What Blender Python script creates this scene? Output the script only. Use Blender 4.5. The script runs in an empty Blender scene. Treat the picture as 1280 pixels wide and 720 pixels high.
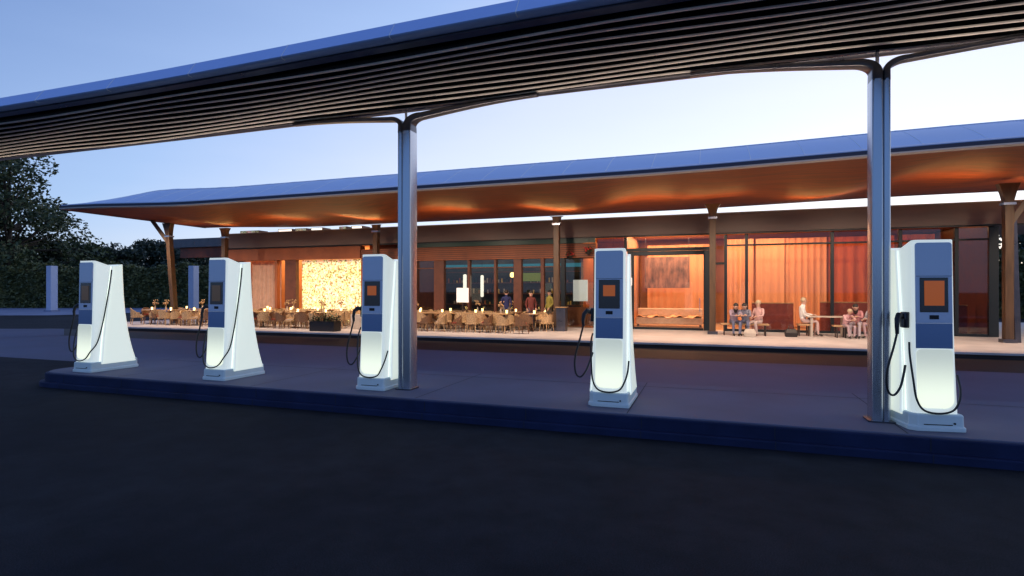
import bpy, bmesh, math, random
from mathutils import Vector, Matrix
R = math.radians
PI = math.pi
rnd = random.Random(7)
scene = bpy.context.scene
COL = scene.collection

# ------------------------------------------------------------------ materials
def new_mat(name):
    m = bpy.data.materials.new(name); m.use_nodes = True
    return m, m.node_tree.nodes, m.node_tree.links, m.node_tree.nodes['Principled BSDF']
def mat(name, col, rough=.6, metal=0., emit=None, es=0., noise=0., nscale=4., bump=0., bscale=40., coat=0., col2=None, stretch=None, detail=4):
    m, N, L, b = new_mat(name)
    b.inputs['Base Color'].default_value = (*col, 1)
    b.inputs['Roughness'].default_value = rough
    b.inputs['Metallic'].default_value = metal
    b.inputs['Coat Weight'].default_value = coat
    tc = N.new('ShaderNodeTexCoord')
    src = tc.outputs['Object']
    if stretch:
        mp = N.new('ShaderNodeMapping'); mp.inputs['Scale'].default_value = stretch
        L.new(src, mp.inputs['Vector']); src = mp.outputs['Vector']
    if noise > 0 or col2:
        t = N.new('ShaderNodeTexNoise'); t.inputs['Scale'].default_value = nscale; t.inputs['Detail'].default_value = detail
        L.new(src, t.inputs['Vector'])
        r = N.new('ShaderNodeValToRGB')
        c2 = col2 if col2 else tuple(min(1, c*(1+noise)) for c in col)
        c1 = col if col2 else tuple(c*(1-noise) for c in col)
        r.color_ramp.elements[0].color = (*c1, 1); r.color_ramp.elements[1].color = (*c2, 1)
        r.color_ramp.elements[0].position = .32; r.color_ramp.elements[1].position = .68
        L.new(t.outputs['Fac'], r.inputs['Fac']); L.new(r.outputs['Color'], b.inputs['Base Color'])
        mr = N.new('ShaderNodeMapRange'); mr.inputs[3].default_value = max(0, rough-.08); mr.inputs[4].default_value = min(1, rough+.08)
        L.new(t.outputs['Fac'], mr.inputs[0]); L.new(mr.outputs[0], b.inputs['Roughness'])
    if bump > 0:
        t2 = N.new('ShaderNodeTexNoise'); t2.inputs['Scale'].default_value = bscale; t2.inputs['Detail'].default_value = 5
        L.new(src, t2.inputs['Vector'])
        bp = N.new('ShaderNodeBump'); bp.inputs['Strength'].default_value = bump; bp.inputs['Distance'].default_value = .02
        L.new(t2.outputs['Fac'], bp.inputs['Height']); L.new(bp.outputs['Normal'], b.inputs['Normal'])
    if emit:
        b.inputs['Emission Color'].default_value = (*emit, 1); b.inputs['Emission Strength'].default_value = es
    return m
def glass_mat(name, tint=(.9,.95,.95), refl=1.0):
    m = bpy.data.materials.new(name); m.use_nodes = True
    N = m.node_tree.nodes; L = m.node_tree.links; N.clear()
    o = N.new('ShaderNodeOutputMaterial'); mx = N.new('ShaderNodeMixShader')
    tr = N.new('ShaderNodeBsdfTransparent'); gl = N.new('ShaderNodeBsdfGlossy'); fr = N.new('ShaderNodeFresnel')
    ml = N.new('ShaderNodeMath'); ml.operation = 'MULTIPLY'; ml.inputs[1].default_value = refl
    tr.inputs['Color'].default_value = (*tint, 1); gl.inputs['Roughness'].default_value = .02
    fr.inputs['IOR'].default_value = 1.5
    L.new(fr.outputs[0], ml.inputs[0]); L.new(ml.outputs[0], mx.inputs[0])
    L.new(tr.outputs[0], mx.inputs[1]); L.new(gl.outputs[0], mx.inputs[2]); L.new(mx.outputs[0], o.inputs[0])
    return m
def leaf_mat(name, c1, c2):
    m, N, L, b = new_mat(name)
    tc = N.new('ShaderNodeTexCoord'); t = N.new('ShaderNodeTexNoise'); t.inputs['Scale'].default_value = 1.3; t.inputs['Detail'].default_value = 6
    L.new(tc.outputs['Object'], t.inputs['Vector'])
    r = N.new('ShaderNodeValToRGB'); r.color_ramp.elements[0].color = (*c1, 1); r.color_ramp.elements[1].color = (*c2, 1)
    r.color_ramp.elements[0].position = .35; r.color_ramp.elements[1].position = .7
    L.new(t.outputs['Fac'], r.inputs['Fac']); L.new(r.outputs['Color'], b.inputs['Base Color'])
    b.inputs['Roughness'].default_value = .55
    return m

M = {}
# road surfaces
def asphalt():
    m, N, L, b = new_mat('asphalt')
    tc = N.new('ShaderNodeTexCoord')
    def noise(sc, det, rough=.6):
        t = N.new('ShaderNodeTexNoise'); t.inputs['Scale'].default_value = sc; t.inputs['Detail'].default_value = det; t.inputs['Roughness'].default_value = rough
        L.new(tc.outputs['Object'], t.inputs['Vector']); return t
    big = noise(.22, 4); mid = noise(2.5, 6); fine = noise(95, 3, .8)
    r1 = N.new('ShaderNodeValToRGB'); r1.color_ramp.elements[0].color = (.008,.009,.014,1); r1.color_ramp.elements[1].color = (.024,.024,.028,1)
    r1.color_ramp.elements[0].position = .38; r1.color_ramp.elements[1].position = .66
    L.new(big.outputs['Fac'], r1.inputs['Fac'])
    r2 = N.new('ShaderNodeValToRGB'); r2.color_ramp.elements[0].color = (.70,.70,.70,1); r2.color_ramp.elements[1].color = (1.25,1.25,1.25,1)
    r2.color_ramp.elements[0].position = .35; r2.color_ramp.elements[1].position = .65; L.new(mid.outputs['Fac'], r2.inputs['Fac'])
    r3 = N.new('ShaderNodeValToRGB'); r3.color_ramp.elements[0].color = (.55,.55,.55,1); r3.color_ramp.elements[1].color = (2.2,2.2,2.2,1)
    r3.color_ramp.elements[0].position = .45; r3.color_ramp.elements[1].position = .72; L.new(fine.outputs['Fac'], r3.inputs['Fac'])
    m1 = N.new('ShaderNodeMixRGB'); m1.blend_type = 'MULTIPLY'; m1.inputs[0].default_value = 1
    m2 = N.new('ShaderNodeMixRGB'); m2.blend_type = 'MULTIPLY'; m2.inputs[0].default_value = 1
    L.new(r1.outputs[0], m1.inputs[1]); L.new(r2.outputs[0], m1.inputs[2]); L.new(m1.outputs[0], m2.inputs[1]); L.new(r3.outputs[0], m2.inputs[2])
    L.new(m2.outputs[0], b.inputs['Base Color']); b.inputs['Roughness'].default_value = .85; b.inputs['Specular IOR Level'].default_value = .2
    bp = N.new('ShaderNodeBump'); bp.inputs['Strength'].default_value = .5; bp.inputs['Distance'].default_value = .01
    L.new(fine.outputs['Fac'], bp.inputs['Height']); L.new(bp.outputs['Normal'], b.inputs['Normal'])
    return m
M['asphalt'] = asphalt()
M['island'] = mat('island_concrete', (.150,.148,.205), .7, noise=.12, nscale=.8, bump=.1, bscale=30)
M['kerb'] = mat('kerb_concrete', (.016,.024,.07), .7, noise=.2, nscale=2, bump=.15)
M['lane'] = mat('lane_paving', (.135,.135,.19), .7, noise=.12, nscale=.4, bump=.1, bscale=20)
M['gutter'] = mat('gutter_paving', (.040,.030,.028), .65, noise=.2, nscale=1.0, bump=.2)
M['walk'] = mat('terrace_paving', (.56,.50,.47), .6, noise=.12, nscale=1.2, bump=.1)
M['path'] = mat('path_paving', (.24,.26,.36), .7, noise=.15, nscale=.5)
M['line'] = mat('line_paint', (.5,.5,.55), .5, noise=.1)
# front canopy
M['pv'] = mat('solar_glass', (.46,.62,1.0), .5, 0, noise=.03, nscale=.7, coat=.2)
M['slat'] = mat('slat_aluminium', (.90,.85,.80), .5, .2, noise=.08, nscale=3)
M['deck'] = mat('black_deck', (.006,.006,.007), .7)
M['chrome'] = mat('brushed_steel', (.52,.54,.60), .27, .92)
M['darksteel'] = mat('dark_bronze_steel', (.11,.11,.13), .3, .8, noise=.15, nscale=3)
M['seam'] = mat('panel_seam', (.9,.9,.92), .4, 0)
# charger
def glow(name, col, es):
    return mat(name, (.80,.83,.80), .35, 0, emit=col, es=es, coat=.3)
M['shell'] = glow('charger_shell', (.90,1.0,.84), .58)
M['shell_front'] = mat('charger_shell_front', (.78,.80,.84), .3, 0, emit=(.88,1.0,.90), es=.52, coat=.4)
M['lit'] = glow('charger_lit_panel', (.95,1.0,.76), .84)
M['head'] = mat('charger_head_panel', (.66,.72,.86), .26, .1, coat=.4)
M['band'] = mat('charger_band_panel', (.22,.32,.52), .22, .3, coat=.6)
M['plinth'] = mat('charger_plinth', (.55,.66,.72), .4, 0, noise=.05, emit=(.6,.85,.85), es=.05)  # faint emission added for a lit look; the plinth is no lamp
M['bezel'] = mat('screen_bezel', (.012,.013,.018), .2, 0, coat=.5)
M['rubber'] = mat('cable_rubber', (.012,.012,.016), .45)
M['screen'] = mat('screen_orange', (.03,.02,.02), .2, 0, emit=(.80,.20,.04), es=.30)
M['screen_dim'] = mat('screen_grey', (.03,.03,.03), .2, 0, emit=(.30,.22,.16), es=.12)
M['led'] = mat('status_led', (.02,.02,.02), .2, 0, emit=(.3,.9,1.), es=2)
# building
M['roof_pv'] = mat('roof_solar_glass', (.60,.70,.92), .4, 0, noise=.04, nscale=.6)
M['wood'] = mat('soffit_wood', (.18,.040,.008), .6, 0, noise=.4, nscale=1.5, stretch=(.35,6,6))
M['eave'] = mat('eave_metal', (.02,.028,.06), .5, .2)
M['eave_light'] = mat('eave_trim', (.45,.40,.36), .4, .3)
M['fascia'] = mat('fascia_metal', (.17,.125,.105), .5, .1, noise=.12, nscale=1, stretch=(.5,3,3))
M['redwall'] = mat('rust_panel', (.32,.095,.032), .55, 0, noise=.2, nscale=1.2)
M['column'] = mat('timber_column', (.085,.045,.020), .5, 0, noise=.3, nscale=3, stretch=(4,4,.5))
M['darkcol'] = mat('dark_frame', (.012,.018,.022), .4, .3)
M['brownframe'] = mat('brown_frame', (.13,.04,.018), .5, 0, noise=.2)
M['green'] = mat('green_beam', (.01,.045,.03), .4)
M['ceil'] = mat('ceiling_board', (.42,.22,.12), .7, noise=.1)
M['inner'] = mat('inner_wall', (.50,.23,.10), .7, noise=.2, nscale=.9)
M['innerdark'] = mat('inner_dark_wall', (.05,.05,.045), .7, noise=.5, nscale=1.5)
M['floor'] = mat('inner_floor', (.42,.26,.14), .4, noise=.15)
M['curtain'] = mat('curtain_cloth', (.70,.36,.18), .85, noise=.1, nscale=1, stretch=(3,3,.3))
M['curtain_red'] = mat('curtain_rust', (.50,.13,.045), .85, noise=.15, nscale=1, stretch=(3,3,.3))
M['curtain_pink'] = mat('curtain_rose', (.60,.38,.28), .85, noise=.1)
M['redbench'] = mat('red_bench_panel', (.24,.04,.02), .5, noise=.2)
M['glass'] = glass_mat('window_glass', (.93,.93,.93), 1.0)
M['glass_dark'] = glass_mat('window_glass_tinted', (.78,.82,.82), 1.5)
M['art'] = mat('picture_canvas', (.07,.05,.045), .6, 0, col2=(.30,.17,.13), nscale=2.2, stretch=(2.2,1,.8), detail=7)
M['white'] = mat('white_board', (.85,.84,.80), .5, 0, emit=(1,.93,.82), es=.42)  # self-emission added to keep the boards white; they are no lamps
M['white_post'] = mat('post_paint', (.55,.58,.72), .45, noise=.04)
M['lampwarm'] = mat('lamp_glass_warm', (.9,.8,.6), .4, 0, emit=(1,.62,.18), es=5)
M['lampwhite'] = mat('lamp_glass_white', (.9,.9,.85), .4, 0, emit=(1,.88,.7), es=1.6)
M['wicker'] = mat('wicker', (.52,.33,.16), .6, 0, noise=.45, nscale=25, bump=.5, bscale=60)
M['wicker_dark'] = mat('wicker_dark', (.20,.10,.045), .6, 0, noise=.45, nscale=25, bump=.5, bscale=60)
M['tabletop'] = mat('table_wood', (.46,.27,.12), .35, 0, noise=.2, nscale=6, coat=.3)
M['metalleg'] = mat('table_metal', (.08,.06,.05), .4, .6)
M['cushion'] = mat('cushion_cloth', (.55,.42,.30), .8, noise=.1, nscale=8)
M['concrete_lt'] = mat('light_concrete', (.5,.42,.34), .6, noise=.15)
M['yellow'] = mat('yellow_block', (.65,.42,.08), .6, noise=.1)
M['darkbox'] = mat('planter_metal', (.03,.025,.022), .5, .2)
M['leaf'] = leaf_mat('leaf_green', (.03,.05,.018), (.12,.14,.05))
M['leaf_far'] = leaf_mat('leaf_far', (.02,.04,.03), (.08,.10,.06))
M['leaf_hedge'] = leaf_mat('leaf_hedge', (.045,.065,.022), (.20,.19,.055))
M['bark'] = mat('bark', (.06,.042,.03), .85, noise=.3, nscale=6, bump=.6, bscale=15)
M['skin'] = mat('skin', (.52,.30,.21), .55)
M['hair'] = mat('hair_dark', (.02,.013,.01), .5)
M['hair_lt'] = mat('hair_fair', (.55,.42,.26), .5)
M['flower'] = mat('petal_red', (.55,.05,.04), .6)

# the charger's lit panel: glow falloff painted into the emission, strongest near the foot
def glow_falloff():
    m, N, L, b = new_mat('charger_glow_falloff')
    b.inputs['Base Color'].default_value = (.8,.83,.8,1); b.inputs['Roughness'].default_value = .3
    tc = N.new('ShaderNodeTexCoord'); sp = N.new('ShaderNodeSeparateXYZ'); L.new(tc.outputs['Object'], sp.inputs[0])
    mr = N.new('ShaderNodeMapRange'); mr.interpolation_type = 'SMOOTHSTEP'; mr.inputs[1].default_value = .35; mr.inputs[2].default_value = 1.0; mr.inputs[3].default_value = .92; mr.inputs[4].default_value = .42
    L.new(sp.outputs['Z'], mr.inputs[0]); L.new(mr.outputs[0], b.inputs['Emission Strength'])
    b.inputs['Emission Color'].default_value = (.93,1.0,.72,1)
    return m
M['lit'] = glow_falloff()
# onyx / backlit stone wall
def stone_mat():
    m, N, L, b = new_mat('backlit_stone')
    tc = N.new('ShaderNodeTexCoord')
    v = N.new('ShaderNodeTexVoronoi'); v.inputs['Scale'].default_value = 5
    n = N.new('ShaderNodeTexNoise'); n.inputs['Scale'].default_value = 11; n.inputs['Detail'].default_value = 8
    n.inputs['Distortion'].default_value = .8
    L.new(tc.outputs['Object'], v.inputs['Vector']); L.new(tc.outputs['Object'], n.inputs['Vector'])
    r = N.new('ShaderNodeValToRGB'); e = r.color_ramp.elements
    e[0].position = .43; e[0].color = (.20,.15,.06,1); e[1].position = .64; e[1].color = (1,.92,.68,1)
    x = e.new(.47); x.color = (.85,.66,.36,1)
    L.new(n.outputs['Fac'], r.inputs['Fac'])
    mx = N.new('ShaderNodeMixRGB'); mx.blend_type = 'MULTIPLY'; mx.inputs[0].default_value = .35
    L.new(r.outputs['Color'], mx.inputs[1]); L.new(v.outputs['Color'], mx.inputs[2])
    L.new(mx.outputs[0], b.inputs['Base Color']); L.new(mx.outputs[0], b.inputs['Emission Color'])
    b.inputs['Emission Strength'].default_value = .38
    b.inputs['Roughness'].default_value = .5
    return m
M['stone'] = stone_mat()

# ------------------------------------------------------------------ mesh builder
class MB:
    def __init__(s): s.v = []; s.f = []; s.mi = []; s.mats = []; s.cur = 0
    def use(s, name):
        if name not in s.mats: s.mats.append(name)
        s.cur = s.mats.index(name); return s
    def add(s, vs, fs):
        o = len(s.v); s.v += [tuple(v) for v in vs]
        for f in fs: s.f.append(tuple(i+o for i in f)); s.mi.append(s.cur)
        return s
    def box(s, x0, x1, y0, y1, z0, z1):
        vs = [(x0,y0,z0),(x1,y0,z0),(x1,y1,z0),(x0,y1,z0),(x0,y0,z1),(x1,y0,z1),(x1,y1,z1),(x0,y1,z1)]
        return s.add(vs, [(0,3,2,1),(4,5,6,7),(0,1,5,4),(1,2,6,5),(2,3,7,6),(3,0,4,7)])
    def bar(s, a, b, w, d=None, up=(0,0,1)):
        a = Vector(a); b = Vector(b); d = d or w
        t = (b-a).normalized(); u = Vector(up)
        if abs(t.dot(u)) > .98: u = Vector((0,1,0))
        x = t.cross(u).normalized(); y = x.cross(t)
        vs = [p + x*sx*w/2 + y*sy*d/2 for p in (a,b) for sx,sy in ((-1,-1),(1,-1),(1,1),(-1,1))]
        return s.add(vs, [(0,3,2,1),(4,5,6,7),(0,1,5,4),(1,2,6,5),(2,3,7,6),(3,0,4,7)])
    def tube(s, pts, r, n=8, closed=False):
        pts = [Vector(p) for p in pts]; rs = r if isinstance(r, (list,tuple)) else [r]*len(pts)
        vs = []; fs = []; prev = None
        for i, p in enumerate(pts):
            t = (pts[min(i+1,len(pts)-1)] - pts[max(i-1,0)]).normalized()
            if prev is None:
                u = Vector((0,0,1)) if abs(t.z) < .9 else Vector((1,0,0))
                x = t.cross(u).normalized()
            else: x = (prev - t*prev.dot(t)).normalized()
            prev = x; y = t.cross(x)
            for k in range(n):
                a = 2*PI*k/n; vs.append(p + (x*math.cos(a)+y*math.sin(a))*rs[i])
        for i in range(len(pts)-1):
            for k in range(n):
                a = i*n+k; b = i*n+(k+1)%n; fs.append((a,b,b+n,a+n))
        fs.append(tuple(range(n))[::-1]); fs.append(tuple(range((len(pts)-1)*n, len(pts)*n)))
        return s.add(vs, fs)
    def sweep(s, pts, prof):
        """prof: list of (a,b): offset along normal in the x-z bend plane, and along y"""
        pts = [Vector(p) for p in pts]; n = len(prof); vs = []; fs = []
        for i, p in enumerate(pts):
            t = (pts[min(i+1,len(pts)-1)] - pts[max(i-1,0)]).normalized()
            y = Vector((0,1,0)); x = y.cross(t).normalized()
            for a, b in prof: vs.append(p + x*a + y*b)
        for i in range(len(pts)-1):
            for k in range(n):
                a = i*n+k; b = i*n+(k+1)%n; fs.append((a,b,b+n,a+n))
        fs.append(tuple(range(n))[::-1]); fs.append(tuple(range((len(pts)-1)*n, len(pts)*n)))
        return s.add(vs, fs)
    def lathe(s, prof, n=16, c=(0,0,0)):
        vs = []; fs = []
        for r, z in prof:
            for k in range(n):
                a = 2*PI*k/n; vs.append((c[0]+r*math.cos(a), c[1]+r*math.sin(a), c[2]+z))
        for i in range(len(prof)-1):
            for k in range(n):
                a = i*n+k; b = i*n+(k+1)%n; fs.append((a,b,b+n,a+n))
        fs.append(tuple(range(n))[::-1]); fs.append(tuple(range((len(prof)-1)*n, len(prof)*n)))
        return s.add(vs, fs)
    def ball(s, c, rx, ry, rz, n=10, m=7):
        c = Vector(c); vs = [c+Vector((0,0,-rz))]; fs = []
        for i in range(1, m):
            a = -PI/2 + PI*i/m
            for k in range(n):
                b = 2*PI*k/n; vs.append(c+Vector((rx*math.cos(a)*math.cos(b), ry*math.cos(a)*math.sin(b), rz*math.sin(a))))
        vs.append(c+Vector((0,0,rz)))
        for k in range(n): fs.append((0, 1+(k+1)%n, 1+k))
        for i in range(m-2):
            for k in range(n):
                a = 1+i*n+k; b = 1+i*n+(k+1)%n; fs.append((a,b,b+n,a+n))
        l = len(vs)-1; o = 1+(m-2)*n
        for k in range(n): fs.append((o+k, o+(k+1)%n, l))
        return s.add(vs, fs)
    def loft(s, rings, cap=True):
        n = len(rings[0]); vs = [p for r in rings for p in r]; fs = []
        for i in range(len(rings)-1):
            for k in range(n):
                a = i*n+k; b = i*n+(k+1)%n; fs.append((a,b,b+n,a+n))
        if cap: fs.append(tuple(range(n))[::-1]); fs.append(tuple(range((len(rings)-1)*n, len(rings)*n)))
        return s.add(vs, fs)
    def grid(s, xs, ys, fz):
        vs = [(x, y, fz(x,y)) for y in ys for x in xs]; w = len(xs)
        return s.add(vs, [(j*w+i, j*w+i+1, (j+1)*w+i+1, (j+1)*w+i) for j in range(len(ys)-1) for i in range(w-1)])
    def build(s, name, material=None, parent=None, smooth=False, bevel=0, seg=2, angle=35):
        me = bpy.data.meshes.new(name); me.from_pydata([tuple(v) for v in s.v], [], s.f)
        if s.mats:
            for n_ in s.mats: me.materials.append(M[n_])
            me.polygons.foreach_set('material_index', s.mi)
        if material: 
            if not s.mats: me.materials.append(M[material] if isinstance(material, str) else material)
        me.validate(); me.update()
        o = bpy.data.objects.new(name, me); COL.objects.link(o)
        if parent: o.parent = parent
        if smooth:
            me.polygons.foreach_set('use_smooth', [True]*len(me.polygons))
            try: me.set_sharp_from_angle(angle=R(angle))
            except Exception: pass
        if bevel:
            b = o.modifiers.new('bevel', 'BEVEL'); b.width = bevel; b.segments = seg; b.limit_method = 'ANGLE'; b.angle_limit = R(28)
        return o
def tag(o, label=None, cat=None, group=None, kind=None):
    if label: o['label'] = label
    if cat: o['category'] = cat
    if group: o['group'] = group
    if kind: o['kind'] = kind
    return o
def thing(name, loc, label, cat, group=None, rz=0):
    o = bpy.data.objects.new(name, None); COL.objects.link(o); o.location = loc; o.rotation_euler = (0,0,rz)
    o.empty_display_size = .2
    return tag(o, label, cat, group)
KIDS = {}
def copy_tree(o, parent=None):
    c = o.copy(); COL.objects.link(c)
    if parent: c.parent = parent
    for ch in [x for x in list(bpy.data.objects) if x.parent == o]: copy_tree(ch, c)
    return c
def dup(proto, loc, rz=0, label=None, group=None, sc=None, cache={}):
    if proto.name not in cache:
        kids = [x for x in bpy.data.objects if x.parent == proto]
        cache[proto.name] = [(k, [g for g in bpy.data.objects if g.parent == k]) for k in kids]
    c = proto.copy(); COL.objects.link(c); c.location = loc; c.rotation_euler = (0,0,rz)
    if sc: c.scale = (sc,)*3 if not isinstance(sc, tuple) else sc
    if label: c['label'] = label
    if group: c['group'] = group
    for k, gs in cache[proto.name]:
        kc = k.copy(); COL.objects.link(kc); kc.parent = c
        for g in gs:
            gc = g.copy(); COL.objects.link(gc); gc.parent = kc
    return c
def smoothstep(a, b, x):
    t = max(0, min(1, (x-a)/(b-a))); return t*t*(3-2*t)
def frange(a, b, n): return [a+(b-a)*i/(n-1) for i in range(n)]

# ------------------------------------------------------------------ setting
# world axes: X along the row of chargers (to the right), Y away from the camera, Z up; road at z 0
b = MB().grid(frange(-900, 900, 13), frange(-500, 1300, 13), lambda x,y: 0); tag(b.build('road', 'asphalt'), kind='structure')
# charging island: raised platform with a kerb along the front and round the left end
IZ = .28
def island_outline(inset, x1=60):
    pts = [(x1, -.0+inset)]
    cx, cy, r = -9.25, .9, .9
    for i in range(9):
        a = -PI/2 - i/8*PI/2
        pts.append((cx+(r-inset)*math.cos(a)*1.0, cy+(r-inset)*math.sin(a)))
    pts += [(-9.25-(.9-inset), 2.3)]
    for i in range(1, 7):
        a = PI - i/6*PI/2
        pts.append((-9.75+.4-inset*0+(.4-0)*0+(.8)*0 + (.8-inset)*math.cos(a)*1.0 + .0, 2.3+(.5-inset*.5)*math.sin(a)))
    pts.append((x1, 2.8-inset*.5))
    return pts
def prism(mb, pts, z0, z1):
    n = len(pts)
    vs = [(x,y,z0) for x,y in pts]+[(x,y,z1) for x,y in pts]
    return mb.add(vs, [tuple(range(n))[::-1], tuple(range(n, 2*n))]+[(i,(i+1)%n,(i+1)%n+n,i+n) for i in range(n)])
def rrect(x0, x1, y0, y1, r, n=6):
    p = []
    for cx, cy, a0 in ((x1-r,y0+r,-90),(x1-r,y1-r,0),(x0+r,y1-r,90),(x0+r,y0+r,180)):
        for i in range(n+1): a = R(a0+90*i/n); p.append((cx+r*math.cos(a), cy+r*math.sin(a)))
    return p
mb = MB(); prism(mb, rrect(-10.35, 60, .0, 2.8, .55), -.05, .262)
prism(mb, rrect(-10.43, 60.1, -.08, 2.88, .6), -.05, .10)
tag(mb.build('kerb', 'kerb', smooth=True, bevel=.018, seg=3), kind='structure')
mb = MB(); prism(mb, rrect(-10.30, 59.9, .05, 2.75, .52), .10, IZ)
tag(mb.build('charging_island', 'island', smooth=True, bevel=.012), kind='structure')
M['joint'] = mat('joint_filler', (.02,.022,.035), .8)
mb = MB()
for k in range(15):
    x = -8.0+k*3.2
    mb.add([(x,.07,IZ+.003),(x+.014,.07,IZ+.003),(x+.014,2.73,IZ+.003),(x,2.73,IZ+.003)], [(0,1,2,3)])
mb.add([(-9.6,2.30,IZ+.0035),(58,2.30,IZ+.0035),(58,2.32,IZ+.0035),(-9.6,2.32,IZ+.0035)], [(0,1,2,3)])
tag(mb.build('paving_joint', 'joint'), kind='structure')
mb = MB()
for k in range(30):
    x = -9.4+k*1.6
    mb.box(x, x+.010, -.0835, -.078, .0, .098); mb.box(x, x+.010, -.0035, .002, .11, .258)
tag(mb.build('kerb_joint', 'joint'), kind='structure')
# lane between the island and the terrace
mb = MB().add([(-75,2.9,.004),(70,2.9,.004),(70,8.7,.004),(-75,8.7,.004)], [(0,1,2,3)])
tag(mb.build('lane', 'lane'), kind='structure')
mb = MB().add([(-75,-40,.004),(-10.5,-40,.004),(-10.5,2.9,.004),(-75,2.9,.004)][:0] or [(-75,-1.2,.004),(-10.6,-.4,.004),(-10.6,2.9,.004),(-75,2.9,.004)], [(0,1,2,3)])
mb = MB().add([(-29,8.7,.006),(70,8.7,.006),(70,11.6,.006),(-29,11.6,.006)], [(0,1,2,3)])
tag(mb.build('gutter', 'gutter'), kind='structure')
for k_ in ('lane','gutter','island','kerb'): M[k_].node_tree.nodes['Principled BSDF'].inputs['Specular IOR Level'].default_value = .22
# terrace
mb = MB(); prism(mb, rrect(-27.6, 40, 11.55, 30, 1.2), .13, .20)
tag(mb.build('terrace', 'walk', smooth=True, bevel=.01), kind='structure')
mb = MB(); prism(mb, rrect(-27.55, 39.9, 11.60, 29.9, 1.15), -.05, .128)
tag(mb.build('terrace_riser', 'gutter', smooth=True), kind='structure')
# far paving at the left
def cam_pt(u, d):   # a point on the ground plan, d metres in front of the camera
    a = (u-640)/700; s, c = math.sin(R(19.3)), math.cos(R(19.3))
    return (2.634+d*(-s+a*c), -7.522+d*(c+a*s))
def sheet(name, m, pts, z):
    mb = MB().add([(x,y,z) for x,y in pts], [tuple(range(len(pts)))]); return tag(mb.build(name, m), kind='structure')
sheet('path', 'path', [cam_pt(-400,42), cam_pt(60,43), cam_pt(235,52), cam_pt(560,60), cam_pt(560,66), cam_pt(-400,60)], .016)
sheet('path', 'lane', [cam_pt(-400,20), cam_pt(-100,21), cam_pt(80,24), cam_pt(80,28), cam_pt(-400,28)], .012)
sheet('grass_verge', 'leaf_hedge', [cam_pt(-600,60.5), cam_pt(600,66.5), cam_pt(700,400), cam_pt(-900,400)], .02)

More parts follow.
